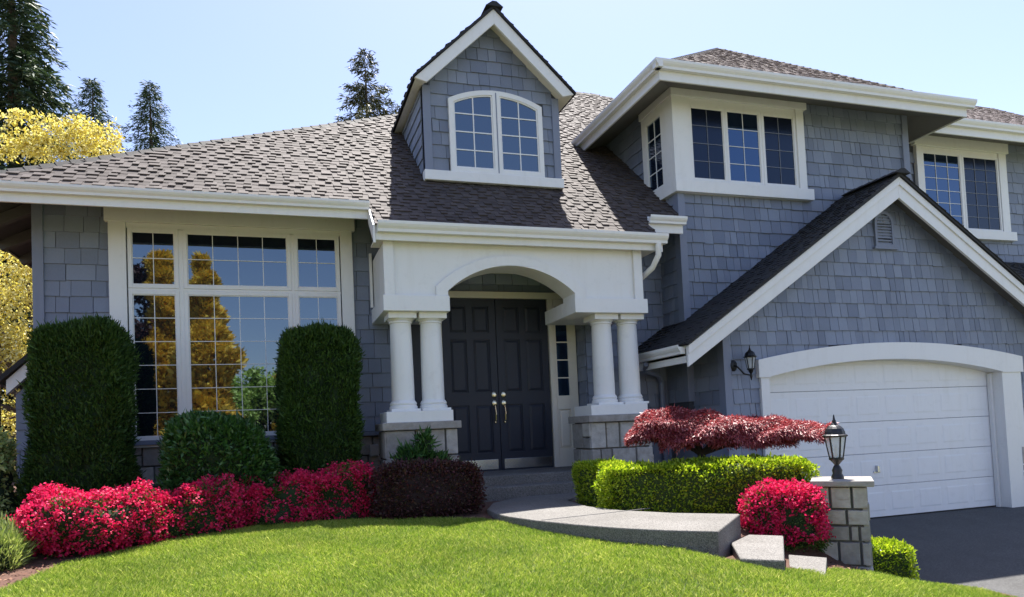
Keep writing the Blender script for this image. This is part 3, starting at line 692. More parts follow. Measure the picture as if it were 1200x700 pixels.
DWN = MB().plate([o1, i1, i2], fy(Yd-.06), fy(Yd-.002)).build('window', 'white', H, .004, label='twin arched dormer window with white grid')
st_ = MB()
for il, ih in ((i1, -1), (i2, 1)):
    inn = [(dcx+ih*.055+ (p[0]-(dcx+ih*.055))*1.0, p[1]) for p in il]
    cxx = sum(p[0] for p in il)/len(il); czz = (min(p[1] for p in il)+max(p[1] for p in il))/2
    inn = [(cxx+(p[0]-cxx)*.93, czz+(p[1]-czz)*.965) for p in il]
    st_.plate([il, inn], fy(Yd-.048), fy(Yd-.004))
    MB().plate([il], fy(Yd-.034), fy(Yd-.028)).build('pane', 'window_glass', DWN)
    xs0, xs1 = min(p[0] for p in il), max(p[0] for p in il); zb_ = min(p[1] for p in il)
    mu = MB(); xm = (xs0+xs1)/2
    mu.box(xm-.008, xm+.008, Yd-.044, Yd-.035, zb_, arcz(xm, half-.07, dzs-.045, dzc-.07, dcx))
    for j in (1, 2, 3): z = zb_+(dzc-.07-zb_)*j/4-.01*j; mu.box(xs0, xs1, Yd-.0435, Yd-.0355, z-.008, z+.008)
    mu.build('muntin', 'white', DWN)
st_.build('sash', 'white', DWN, .003); 
MB().box(dcx-.008, dcx+.008, Yd-.063, Yd-.058, dzb+.02, dzc-.03).build('mullion_groove', 'siding_flat', DWN)
MB().box(dc-dw-.025, dc+dw+.01, Yd-.085, Yd+.05, dz0+.0, dzb-.002).build('sill', 'white', DWN, .006)
# dormer roof: two thin slopes, white rake boards, soffits
for sx in (-1, 1):
    tip = dc+sx*dov
    bd = [(dc, dpk-.03), (dc, dpk-.245), (dc+sx*(dov-.17), dtop(dc+sx*(dov-.17))-.235), (tip, dze-.03)]
    MB().plate([bd], fy(Ydr), fy(Ydr+.04)).build('rake_board', 'white', H, .004)
    MB().plate([[(dc, dpk-.04), (dc, dpk-.14), (tip-sx*.15, dtop(tip-sx*.15)-.15), (tip-sx*.01, dze-.045)]], fy(Ydr+.042), fy(12.8)).build('soffit', 'cream', H)
    ln = math.hypot(1, dsl); Vd = Vector((-sx, 0, dsl)).normalized()
    Lr = dov*ln+.03; O_ = Vector((tip+sx*.02, Ydr-.02, dze-.02))
    rg = [(0, 0), (3.9, 0), (3.9, Lr), (0, Lr)]
    roof_tabs(O_, (0,1,0), Vd, rg, 'dormer_roof', H, 'roof_dark', seed=20+sx, tmax=.03)
    MB().plate([[(tip+sx*.025, dze-.035), (tip+sx*.025, dze-.005), (dc, dpk+.02), (dc, dpk-.028)]], fy(Ydr-.03), fy(12.9)).build('roof_edge', 'roof_dark', H)
ridge_caps((dc, Ydr-.06, dpk+.03), (dc, 12.9, dpk+.03), 'ridge_cap', DW, 'roof_dark', .26)

# ---- garage block -------------------------------------------------------
XG0, XG1 = 6.0, 12.0
gpx, gpz, gsl = 9.0, 3.53, .665
gex = 5.23                                             # left eave tip
def gtop(x): return gpz-gsl*abs(x-gpx)
gd0, gd1 = at(900, 470, Ygar)[0], at(1172.5, 470, Ygar)[0]; gdc = (gd0+gd1)/2; gh = (gd1-gd0)/2
gzs = (at(900, 441, Ygar)[1]+at(1170, 437, Ygar)[1])/2; gzc = at(1035, 421.5, Ygar)[1]
ozs = (at(887, 424, Ygar)[1]+at(1193, 417, Ygar)[1])/2; ozc = at(1045, 402, Ygar)[1]
ox0, ox1 = at(887, 440, Ygar)[0], at(1193, 440, Ygar)[0]; oc = (ox0+ox1)/2; oh = (ox1-ox0)/2
na = 28
def dooropen(zb_): e = .04; return [(gd0-e, zb_), (gd0-e, gzs+e)]+[(gd0+(gd1-gd0)*i/na, e+arcz(gd0+(gd1-gd0)*i/na, gh, gzs, gzc, gdc)) for i in range(1, na)]+[(gd1+e, gzs+e), (gd1+e, zb_)]
outer = [(XG0, -1.6)]+dooropen(-1.6)+[(XG1, -1.6), (XG1, gtop(XG1)-.1), (gpx, gpz-.1), (XG0, gtop(XG0)-.1)]
W4 = wallp('garage_wall', [outer], Ygar, Ygar+.15)
region = [(XG0+.09, -1.6), (XG1, -1.6), (XG1, gtop(XG1)-.1), (gpx, gpz-.1), (XG0+.09, gtop(XG0)-.1)]
shakes((0, Ygar, 0), (1,0,0), (0,-1,0), region, [lambda a, z: gd0-.12 < a < gd1+.12 and z < arcz(a, oh, ozs, ozc, oc)-.06], 0.205, 'siding', W4, 0.02, wmin=.06, wmax=.2)
MB().box(XG0-.02, XG0+.1, Ygar-.038, Ygar+.1, -1.6, gtop(XG0)-.12).build('corner_board', 'siding_flat', W4, .004)
W4s = MB().box(XG0, XG0+.15, Ygar+.152, YL+.1, -1.6, 1.6).build('garage_wall', 'siding_gap', H)
shakes((XG0, 0, 0), (0,1,0), (-1,0,0), [(Ygar+.1, -1.6), (YL, -1.6), (YL, 1.5), (Ygar+.1, 1.5)], [], 0.205, 'siding', W4s, 0.02, wmin=.2, wmax=.6)
MB().box(XG1-.15, XG1, Ygar+.152, 14, -2.2, 1.6).build('garage_wall', 'siding_flat', H)
MB().box(XWr-.15, XWr, YW+.152, 14, -2.2, 5.0).build('wall', 'siding_flat', H)
# door surround
js = MB()
arch_o = [(ox0-.02, gzs-.01)]+[(ox0-.02+(ox1-ox0+.04)*i/na, arcz(ox0+(ox1-ox0)*i/na, oh, ozs, ozc, oc)) for i in range(na+1)]+[(ox1+.02, gzs-.01)]
arch_i = [(gd1, gzs-.01)]+[(gd1+(gd0-gd1)*i/na, arcz(gd1+(gd0-gd1)*i/na, gh, gzs, gzc, gdc)) for i in range(na+1)]+[(gd0, gzs-.01)]
js.plate([arch_o+arch_i], fy(Ygar-.075), fy(Ygar+.16)); js.box(ox0+.02, gd0, Ygar-.055, Ygar+.16, -1.6, gzs-.011); js.box(gd1, ox1-.02, Ygar-.055, Ygar+.16, -1.6, gzs-.011)
GS = js.build('garage_door_surround', 'white', H, .006)
for a_, b_ in ((gd0+.001, gd0+.05), (gd1-.05, gd1-.001)): MB().box(a_, b_, Ygar+.10, Ygar+.157, -1.59, gzs-.012).build('door_stop', 'white', GS, .004)
# sectional door with raised panels
gdoor = MB(); yd = Ygar+.165; ns = 5; zb0 = -1.575; zt0 = gzc+.05; sh = (zt0-zb0)/ns; zt_sec = []
for k in range(ns):
    z0, z1 = zb0+k*sh, zb0+(k+1)*sh-.006
    gdoor.box(gd0-.05, gd1+.05, yd, yd+.04, z0, z1)
GD = gdoor.build('garage_door', 'white_door', H, .003)
pn = MB(); npn = 8; pw = (gd1-gd0)/npn
for k in range(ns):
    for i in range(npn):
        x0, x1 = gd0+i*pw+.06, gd0+(i+1)*pw-.06; z0, z1 = zb0+k*sh+.10, zb0+(k+1)*sh-.10; b_ = .022
        pn.hexa([(x0, yd-.0005, z0), (x1, yd-.0005, z0), (x1, yd-.0005, z1), (x0, yd-.0005, z1), (x0+b_, yd-.004, z0+b_), (x1-b_, yd-.004, z0+b_), (x1-b_, yd-.004, z1-b_), (x0+b_, yd-.004, z1-b_)])
pn.build('raised_panel', 'white_door', GD)
hx_, hz_ = at(1027, 551, Ygar+.16); hb = MB(); hb.box(hx_-.06, hx_+.06, yd-.02, yd-.002, hz_-.04, hz_-.015); hb.box(hx_-.014, hx_+.014, yd-.045, yd-.002, hz_-.03, hz_+.07); hb.box(hx_+.02, hx_+.04, yd-.03, yd-.002, hz_-.03, hz_+.06)
hb.build('door_handle', 'steel', GD, .004)
MB().box(gd0-.05, gd1+.05, yd+.042, yd+.06, zb0, zt0).build('backing', 'siding_flat', GD)  # unseen sheet added to stop light showing through the section gaps
MB().box(gd0-.05, gd1+.05, yd-.004, yd+.03, -1.582, -1.560).build('bottom_seal', 'black_metal', GD)
# gable vent with louvres
vx, vz = at(1033.5, 270, Ygar); vw, vh = .185, .27
vo = [(vx-vw, vz-vh), (vx+vw, vz-vh)]+[(vx+vw*math.cos(a), vz+.10+vw*math.sin(a)) for a in np.linspace(0, math.pi, 14)]
vi = [(vx+(p[0]-vx)*.76, vz-.0+(p[1]-vz)*.84) for p in vo]
VN = MB().plate([vo, vi], fy(Ygar-.05), fy(Ygar-.001)).build('gable_vent', 'siding_flat', H, .004)
MB().plate([vi], fy(Ygar-.006), fy(Ygar-.002)).build('backing', 'black_metal', VN)
MB().box(vx-vw-.03, vx+vw+.05, Ygar-.06, Ygar-.001, vz-vh-.035, vz-vh).build('sill', 'siding_flat', VN)
lv = MB()
for k in range(11):
    z = vz-vh*.8+k*.046; hw = vw*.76 if z < vz+.09 else vw*.76*math.sqrt(max(0.02, 1-((z-vz-.08)/(vw*.86))**2))
    if z > vz+.085+vw*.8: break
    lv.hexa([(vx-hw, Ygar-.036, z-.010), (vx+hw, Ygar-.036, z-.010), (vx+hw, Ygar-.022, z-.002), (vx-hw, Ygar-.022, z-.002), (vx-hw, Ygar-.036, z+.010), (vx+hw, Ygar-.036, z+.010), (vx+hw, Ygar-.022, z+.016), (vx-hw, Ygar-.022, z+.016)])
lv.build('louvre', 'siding_flat', VN)
# gable rakes and garage roof
for sx in (-1, 1):
    tip = gex if sx < 0 else 2*gpx-gex
    zt_ = gtop(tip)
    MB().plate([[(gpx, gpz-.02), (gpx, gpz-.335), (tip, zt_-.30), (tip, zt_-.02)]], fy(Yrk), fy(Yrk+.04)).build('rake_board', 'white', H, .005)
    MB().plate([[(gpx, gpz-.02), (gpx, gpz-.14), (tip-sx*.0, zt_-.13), (tip, zt_-.02)]], fy(Yrk-.022), fy(Yrk-.001)).build('rake_trim', 'white', H, .004)
    MB().plate([[(gpx, gpz-.06), (gpx, gpz-.14), (tip, zt_-.15), (tip, zt_-.06)]], fy(Yrk+.042), fy(Y2+.1 if sx < 0 else YW)).build('soffit', 'soffit', H)
    MB().plate([[(gpx, gpz-.018), (gpx, gpz+.035), (tip+sx*.03, zt_+.03), (tip+sx*.03, zt_-.018)]], fy(Yrk-.05), fy(Y2 if sx < 0 else YW)).build('roof_edge', 'roof_dark', H)
    ln = math.hypot(1, gsl); Vd = Vector((-sx, 0, gsl)).normalized(); Lr = abs(tip-gpx)*ln
    roof_tabs(Vector((tip+sx*.05, Yrk-.06, zt_-.005)), (0,1,0), Vd, [(0, 0), (1.65, 0), (1.65, Lr+.05), (0, Lr+.05)], 'garage_roof', H, 'roof_dark', seed=30+sx)
ridge_caps((gpx, Yrk-.1, gpz+.055), (gpx, Y2, gpz+.055), 'ridge_cap', W4, 'roof_dark', .28)
gez = gtop(gex)
gutter((gex-.001, Yrk+.06, gez-.0), (gex-.001, YL, gez-.0), (-1,0,0), H, .12, .11)
MB().box(gex, gex+.03, Yrk+.06, YL, gez-.24, gez-.005).build('fascia', 'white', H, .003)
# roof behind the gutter, closing the corner against the inner wall
roof_tabs(Vector((gex-.05, Y2+.05, gez-.005)), (0,1,0), Vector((1,0,gsl)).normalized(), [(0, 0), (.6, 0), (.6, .95), (0, .95)], 'garage_roof', H, 'roof_dark', seed=41)
dp = MB(); dp.tube([(gex-.05, 8.55, gez-.16), (gex+.05, 8.75, gez-.24), (gex+.45, 9.02, gez-.30), (gex+.52, 9.07, gez-.4), (gex+.52, 9.07, -1.0)], .038, 8); dp.build('downspout', 'siding_flat', H, smooth=True)
# stone skirt right of the garage door
sw = MB(); stones(sw, gd1+.30, XG1, -1.6, 0-.62, lambda a, z, o: (a, Ygar-.012-o, z), 4, 9)
sk2 = sw.build('stone_skirt', 'stone', H, .004); MB().box(ox1+.02, XG1, Ygar-.1, Ygar-.0, -.62, -.56).build('ledge', 'capstone', sk2, .006)

# ---- porch --------------------------------------------------------------
PXL, PXR = .1655*Yp, .604*Yp
azs, azc = .2195*Yp, .2618*Yp; al, ar_ = .2632*Yp, .4785*Yp; ac = (al+ar_)/2; ah = (ar_-al)/2
bandz0, bandz1, topz = .1878*Yp, .2115*Yp, 2.40
n_ = 24
def opening(grow, zc_, zs_, zb_):
    l, r_ = al-grow, ar_+grow; h = (r_-l)/2
    return [(l, zb_)]+[(l+(r_-l)*i/n_, arcz(l+(r_-l)*i/n_, h, zs_, zc_, ac)) for i in range(n_+1)]+[(r_, zb_)]
face = [(PXL, bandz0)]+opening(0, azc, azs, bandz0)+[(PXR, bandz0), (PXR, topz), (PXL, topz)]
PF = MB().plate([face], fy(Yp), fy(Yp+.36)).build('entablature', 'white', H, .005)
tr1 = opening(.155, .2778*Yp, .2262*Yp, bandz1+.002); tr0 = opening(0.0, azc, azs, bandz1+.002)
MB().plate([tr1+tr0[::-1]], fy(Yp-.034), fy(Yp-.001)).build('arch_trim', 'white', PF, .004)
for (a, b) in ((.1612*Yp, al+.012), (ar_-.012, .6118*Yp)):
    MB().box(a, b, Yp-.05, Yp+.36+.02, bandz0-.004, bandz1).build('band', 'white', PF, .005)
MB().box(.1612*Yp, al+.011, Yp+.382, YL, bandz0-.004, bandz1).build('band', 'white', PF, .005)
MB().box(ar_-.011, .6118*Yp, Yp+.382, YL, bandz0-.004, bandz1).build('band', 'white', PF, .005)
for (a, b) in ((PXL, PXL+.36), (PXR-.36, PXR)): MB().box(a, b, Yp+.362, YL, bandz1, topz).build('entablature', 'white', H)
for (a, b) in ((PXL-.012, PXL+.115), (PXR-.115, PXR+.012)): MB().box(a, b, Yp-.036, Yp-.001, bandz1, topz).build('corner_trim', 'white', PF, .003)
MB().box(PXL+.37, PXR-.37, Yp+.362, 9.6, topz-.12, topz-.1).build('porch_ceiling', 'cream', H)
# white fascia strip under the porch roof on the left return
MB().box(PXL-.05, PXL-.014, YL-.07, YL-.025, 1.75, 2.5).build('corner_trim', 'white', PF, .003)
# columns, bases, stone piers
PD = .38
colx = [.1868*8.36, .2336*8.36, .5250*8.36, .5725*8.36]; ccy = 8.36; cz0 = .0345*Yp; cz1 = bandz0-.004
def column(x):
    h = cz1-.075-(cz0+.03); prof = [(.178, 0), (.178, .035), (.165, .05), (.172, .07), (.16, .095), (.146, .11)]
    for i in range(9): t = i/8; prof.append((.145-.012*t*t, .115+(h-.17)*t))
    prof += [(.134, h-.052), (.147, h-.048), (.147, h-.03), (.14, h-.028), (.165, h-.006), (.165, h)]
    c = MB().lathe(prof, (x, ccy, cz0+.03), 36).build('column', 'white', H, smooth=True)
    MB().box(x-.178, x+.178, ccy-.178, ccy+.178, cz1-.075, cz1).build('capital', 'white', c, .004)
    MB().box(x-.185, x+.185, ccy-.185, ccy+.185, cz0-.0, cz0+.031).build('base', 'white', c, .004)
for x in colx: column(x)
for (a, b, sd_) in ((.1525*Yp, .2745*Yp, 3), (.4905*Yp, .6135*Yp, 4)):
    mid = (a+b)/2
    MB().box(a+.06, b-.09, Yp-.03, Yp+.5, .0175*Yp-.0, cz0-.001).build('column_plinth', 'white', H, .005)
    pr_ = MB(); y0_, y1_ = Yp-.02, Yp+.55; x0_, x1_ = a+.035, b-.035; zt1 = .0165*Yp-.085
    stones(pr_, x0_, x1_, -.95, zt1, lambda q, z, o: (q, y0_+.05-o, z), 3, sd_, wr=(.12, .4))
    stones(pr_, y0_, y1_, -.95, zt1, lambda q, z, o: (x0_+.05-o, q, z), 3, sd_+10); stones(pr_, y0_, y1_, -.95, zt1, lambda q, z, o: (x1_-.05+o, q, z), 3, sd_+20)
    sp = pr_.build('stone_pier', 'stone', H, .004)
    MB().box(x0_+.045, x1_-.045, y0_+.045, y1_, -.95, zt1).build('mortar_bed', 'mortar', sp)
    MB().box(a, b, Yp-.07, Yp+.6, zt1, .0165*Yp+.008).build('cap', 'capstone', sp, .008)
# porch floor, steps
YDo = 9.45
zfl = -.585
PFL = MB().box(1.3, 5.0, 8.32, YDo+.1, -1.0, zfl-.012).build('porch_floor', 'aggregate', H, .01)
MB().box(2.3, 4.0, 8.06, 8.32, -1.0, -.725).build('porch_step', 'aggregate', H, .01)
# recessed entry: head wall, side wall, double door, sidelight
dlc = at(583.5, 450, YDo)[0]; lw = at(643, 430, YDo)[0]-dlc
dz1 = at(630, 352, YDo)[1]; dz0_ = at(620, 548, YDo)[1]; sx1 = at(675.5, 440, YDo)[0]
EW = MB().plate([rect(1.6, sx1+.05, -.6, 2.6)], fy(YDo+.03), fy(YDo+.15)).build('entry_wall', 'siding_gap', H)
shakes((0, YDo+.03, 0), (1,0,0), (0,-1,0), rect(1.6, sx1+.02, dz1+.12, 2.55), [], .2, 'siding', EW, 2.2)
MB().box(sx1+.03, sx1+.13, YL+.02, YDo+.03, -.6, 2.6).build('entry_wall', 'siding_gap', H)
shakes((sx1+.03, 0, 0), (0,1,0), (-1,0,0), [(YL, -.6), (YDo+.03, -.6), (YDo+.03, 2.4), (YL, 2.4)], [], .2, 'siding', EW, .1)
MB().box(1.42, 1.6, YL+.02, YDo+.14, -.6, 2.6).build('entry_wall', 'siding_flat', H)
MB().box(1.5, sx1+.06, YL-.001, YL+.02, 2.15, 3.0).build('entry_wall', 'siding_gap', H)
shakes((0, YL, 0), (1,0,0), (0,-1,0), rect(1.5, 4.52, 2.12, 2.6), [], .2, 'siding', EW, 2.12)
DF = MB().box(dlc-lw-.14, sx1, YDo-.05, YDo+.029, dz1+.012, dz1+.11).build('door_frame', 'cream', H, .004)
MB().box(dlc+lw+.01, dlc+lw+.09, YDo-.05, YDo+.029, dz0_-.02, dz1+.011).build('jamb', 'cream', DF, .004)
MB().box(dlc-lw-.14, dlc-lw-.01, YDo-.05, YDo+.029, dz0_-.02, dz1+.011).build('jamb', 'cream', DF, .004)
MB().box(dlc-lw-.1, sx1, YDo-.14, YDo+.029, dz0_-.06, dz0_-.022).build('threshold', 'white', DF, .006)
for sx in (-1, 1):
    x0, x1 = (dlc-lw, dlc-.004) if sx < 0 else (dlc+.004, dlc+lw)
    zb_, zt2 = dz0_-.018, dz1+.008; hh = zt2-zb_
    panels = []
    for (f0, f1) in ((.135, .44), (.56, .87)):
        for (g0, g1) in ((.105, .38), (.455, .76), (.80, .955)):
            panels.append((x0+(x1-x0)*f0, x0+(x1-x0)*f1, zb_+hh*g0, zb_+hh*g1))
    loops = [rect(x0, x1, zb_, zt2)]+[rect(*p) for p in panels]
    dr = MB().plate(loops, fy(YDo-.02), fy(YDo+.012)).build('front_door', 'navy', H, .004)
    pb = MB()
    for (p0, p1, q0, q1) in panels:
        pb.box(p0-.01, p1+.01, YDo-.002, YDo+.013, q0-.01, q1+.01); b_ = .045
        pb.hexa([(p0+.012, YDo-.0025, q0+.012), (p1-.012, YDo-.0025, q0+.012), (p1-.012, YDo-.0025, q1-.012), (p0+.012, YDo-.0025, q1-.012), (p0+b_, YDo-.017, q0+b_), (p1-b_, YDo-.017, q0+b_), (p1-b_, YDo-.017, q1-b_), (p0+b_, YDo-.017, q1-b_)])
    pb.build('door_panel', 'navy', dr)
    MB().box(x0+.04, x1-.02 if sx > 0 else x1-.05, YDo-.026, YDo-.0205, zb_+.025, zb_+.17).build('kick_plate', 'steel', dr, .002)
    hx = dlc+sx*.075; hb = MB()
    zc = at(583, 468, YDo)[1]
    hb.lathe([(.034, -.012), (.034, .0), (.03, .008)], (0, 0, 0), 18)
    def rosette(zc_): 
        m2 = MB(); n2 = 18; prof = [(.04, 0), (.04, .012), (.026, .022), (.02, .024)]
        vs = [(hx+r_*math.cos(2*math.pi*k/n2), YDo-.021-o, zc_+1.25*r_*math.sin(2*math.pi*k/n2)) for r_, o in prof for k in range(n2)]
        m2.add(vs, [(i*n2+k, i*n2+(k+1) % n2, (i+1)*n2+(k+1) % n2, (i+1)*n2+k) for i in range(3) for k in range(n2)]+[tuple(3*n2+k for k in range(n2))]); return m2
    hb = rosette(at(583, 463, YDo)[1]); t2 = rosette(at(583, 473, YDo)[1]); hb.add(t2.v, t2.f)
    z3 = at(583, 478, YDo)[1]; z4 = at(583, 494, YDo)[1]
    hb.tube([(hx, YDo-.03, z3+.05), (hx, YDo-.075, z3+.03), (hx, YDo-.085, (z3+z4)/2), (hx, YDo-.07, z4+.02), (hx, YDo-.022, z4-.01)], .013, 8)
    hb.lathe([(.018, -.02), (.02, 0), (.012, .02)], (hx, YDo-.035, z4), 10)
    hb.build('door_handle', 'brass', dr, smooth=True)
sl0, sl1 = dlc+lw+.095, sx1-.0
g0x, g1x = at(650.5, 400, YDo)[0], at(664, 400, YDo)[0]; g0z, g1z = at(657, 464, YDo)[1], at(652, 360, YDo)[1]
p1z, p0z = at(660, 480, YDo)[1], at(664, 525, YDo)[1]
SLT = MB().plate([rect(sl0, sl1, dz0_-.018, dz1+.01), rect(g0x, g1x, g0z, g1z), rect(g0x, g1x, p0z, p1z)], fy(YDo-.04), fy(YDo+.02)).build('sidelight', 'cream', H, .005)
MB().box(g0x, g1x, YDo-.012, YDo-.006, g0z, g1z).build('pane', 'dark_glass', SLT)
mu = MB()
for j in range(1, 5): z = g0z+(g1z-g0z)*j/5; mu.box(g0x, g1x, YDo-.022, YDo-.013, z-.009, z+.009)
mu.build('muntin', 'cream', SLT)
MB().hexa([(g0x-.001, YDo-.008, p0z), (g1x+.001, YDo-.008, p0z), (g1x+.001, YDo-.008, p1z), (g0x-.001, YDo-.008, p1z), (g0x+.04, YDo-.03, p0z+.04), (g1x-.04, YDo-.03, p0z+.04), (g1x-.04, YDo-.03, p1z-.04), (g0x+.04, YDo-.03, p1z-.04)]).build('panel', 'cream', SLT)

# ---- little side bay at the far left end of the house -------------------
sb_ = MB(); zt9 = at(30, 460, 9.6)[1]
bx_l = at(19, 480, 9.6)[0]
SB = wallp('side_bay', [[(bx_l, -1.0), (XL, -1.0), (XL, zt9+.32), (bx_l, zt9-.02)]], 9.6, 10.6)
shakes((0, 9.6, 0), (1,0,0), (0,-1,0), [(bx_l, -1.0), (XL, -1.0), (XL, zt9+.3), (bx_l, zt9-.03)], [], .26, 'siding', SB, .0)
MB().plate([[(bx_l-.08, zt9-.03), (XL, zt9+.40), (XL, zt9+.58), (bx_l-.08, zt9+.15)]], fy(9.52), fy(9.598)).build('rake_board', 'white', SB, .004)
MB().plate([[(bx_l-.16, zt9+.10), (XL, zt9+.585), (XL, zt9+.65), (bx_l-.16, zt9+.17)]], fy(9.46), fy(10.7)).build('bay_roof', 'roof_dark', SB)

# ================================================================== LANTERNS, PILLAR, FENCE
def lantern_parts(root, c, s, mat, glassmat='lamp_glass', finial=True):
    """six sided lantern with domed roof; c = centre of the cage bottom, s = scale"""
    x, y, z = c; n = 6; ph = .26
    def ring(r_, h): return (r_*s, h*s)
    fr = MB()
    rb, rt, hh = .062, .098, .225
    for k in range(n):
        a = 2*math.pi*k/n+ph; ca, sa = math.cos(a), math.sin(a)
        fr.bar((x+rb*s*ca, y+rb*s*sa, z), (x+rt*s*ca, y+rt*s*sa, z+hh*s), .012*s, .012*s, (ca, sa, 0))
        b = 2*math.pi*(k+1)/n+ph
        for (r_, h_) in ((rb, 0), (rt, hh)):
            fr.bar((x+r_*s*ca, y+r_*s*sa, z+h_*s), (x+r_*s*math.cos(b), y+r_*s*math.sin(b), z+h_*s), .016*s, .016*s)
    fr.lathe([ring(.07, -.018), ring(.072, -.004), ring(.05, 0)], c, 12)
    fr.build('cage', mat, root)
    gm = MB()
    for k in range(n):
        a, b = 2*math.pi*k/n+ph, 2*math.pi*(k+1)/n+ph
        gm.add([(x+rb*.96*s*math.cos(a), y+rb*.96*s*math.sin(a), z+.005), (x+rb*.96*s*math.cos(b), y+rb*.96*s*math.sin(b), z+.005),
                (x+rt*.96*s*math.cos(b), y+rt*.96*s*math.sin(b), z+hh*s-.004), (x+rt*.96*s*math.cos(a), y+rt*.96*s*math.sin(a), z+hh*s-.004)], [(0, 1, 2, 3)])
    gm.build('glass', glassmat, root)
    rf = MB().lathe([ring(.118, .222), ring(.122, .236), ring(.10, .25), ring(.096, .275), ring(.084, .305), ring(.06, .33), ring(.034, .345), ring(.03, .36), ring(.018, .37), ring(.02, .385), ring(.012, .40), ring(.009, .425), ring(.004, .45)], c, 12)
    rf.build('roof_cap', mat, root)
    cb = MB().lathe([ring(.014, 0), ring(.014, .1), ring(.005, .14)], (x, y, z), 8); cb.build('candle_bulb', 'white', root)

# wall lantern beside the garage door
lx, lz_ = at(878, 424, Ygar-.16)
WL = empty('wall_lantern', (lx-.1, Ygar, lz_), 'black wall lantern mounted on the shingles beside the garage door', 'lantern')
lantern_parts(WL, (lx+.01, Ygar-.17, lz_-.10), .72, 'black_metal')
bx_ = MB(); pxm = lx-.16
n2 = 20; prof = [(.06, 0), (.06, .02), (.04, .035), (.015, .04)]
vs = [(pxm+r_*math.cos(2*math.pi*k/n2), Ygar-.015-o, lz_-.04+1.3*r_*math.sin(2*math.pi*k/n2)) for r_, o in prof for k in range(n2)]
bx_.add(vs, [(i*n2+k, i*n2+(k+1) % n2, (i+1)*n2+(k+1) % n2, (i+1)*n2+k) for i in range(3) for k in range(n2)]+[tuple(3*n2+k for k in range(n2)), tuple(range(n2))])
bx_.build('back_plate', 'black_metal', WL)
MB().tube([(pxm, Ygar-.05, lz_-.04), (pxm, Ygar-.12, lz_-.07), (pxm+.06, Ygar-.17, lz_-.17), (lx+.01, Ygar-.17, lz_-.19), (lx+.01, Ygar-.17, lz_-.11)], .012, 8).build('arm', 'black_metal', WL, smooth=True)
MB().lathe([(.003, -.16), (.012, -.13), (.02, -.1), (.012, -.07), (.03, -.04), (.035, -.015), (.05, 0)], (lx+.01, Ygar-.17, lz_-.10), 12).build('pendant', 'black_metal', WL, smooth=True)
# two small pieces of trim on the wall beside it: the box of the light
# stone pillar, turned to face the path
pa = -R(45); fl = Vector((4.77, 5.13, 0)); ex = Vector((math.cos(pa), math.sin(pa), 0)); ey = Vector((-math.sin(pa), math.cos(pa), 0)); capw = .515
pc = fl+ex*capw/2+ey*capw/2; pzt = -.605
PL = empty('stone_pillar', (pc.x, pc.y, -1.6), 'square grey stone pillar with flat capstone at the foot of the path', 'pillar', rz=pa)
ORG[PL.name] = Vector((0, 0, 0))
hw = .205; z0p, z1p = 0.0, pzt-.05+1.6
ps = MB(); core = .16
for (place, sd_) in ((lambda a, z, o: (a, -hw+.05-o, z), 2), (lambda a, z, o: (a, hw-.05+o, z), 5), (lambda a, z, o: (-hw+.05-o, a, z), 8), (lambda a, z, o: (hw-.05+o, a, z), 6)):
    stones(ps, -hw, hw, z0p, z1p, place, 5, sd_, jit=.007, wr=(.07, .27))
pso = ps.build('shaft', 'stone', PL, .004); MB().box(-hw+.045, hw-.045, -hw+.045, hw-.045, z0p, z1p).build('mortar_bed', 'mortar', pso)
MB().box(-capw/2, capw/2, -capw/2, capw/2, z1p, z1p+.055).build('cap', 'capstone', PL, .01)
for o in [PL]+list(PL.children_recursive): ORG[o.name] = Vector((pc.x, pc.y, -1.6))
plz = -1.6+z1p+.055
lpx = pc-ex*.03
LP = empty('pillar_lantern', (lpx.x, lpx.y, plz), 'weathered metal lantern with clear glass standing on the stone pillar', 'lantern')
LS = .92
MB().lathe([(.055, 0), (.055, .015), (.05, .03), (.04, .05), (.045, .08), (.03, .115), (.02, .13), (.034, .15), (.055, .175), (.068, .19)], (lpx.x, lpx.y, plz), 16).build('pedestal', 'gunmetal', LP, smooth=True)
lantern_parts(LP, (lpx.x, lpx.y, plz+.195), LS, 'gunmetal')
# brown board fence at the left edge
FN = empty('wooden_fence', (-3.9, 10.2, -1.0), 'red brown board fence section at the left end of the house', 'fence')
fb = MB(); ft = at(8, 452, 10.2)[1]
for k in range(14): x = -3.62-k*.15; fb.box(x-.145, x, 10.2, 10.225, -1, ft-.03+.01*math.sin(k*3.1))
fb.build('boards', 'fence_wood', FN, .003); MB().box(-5.75, -3.46, 10.17, 10.25, ft-.03, ft+.02).build('rail', 'fence_wood', FN, .004)
MB().box(-3.60, -3.50, 10.15, 10.27, -1, ft-.031).build('post', 'fence_wood', FN, .004)

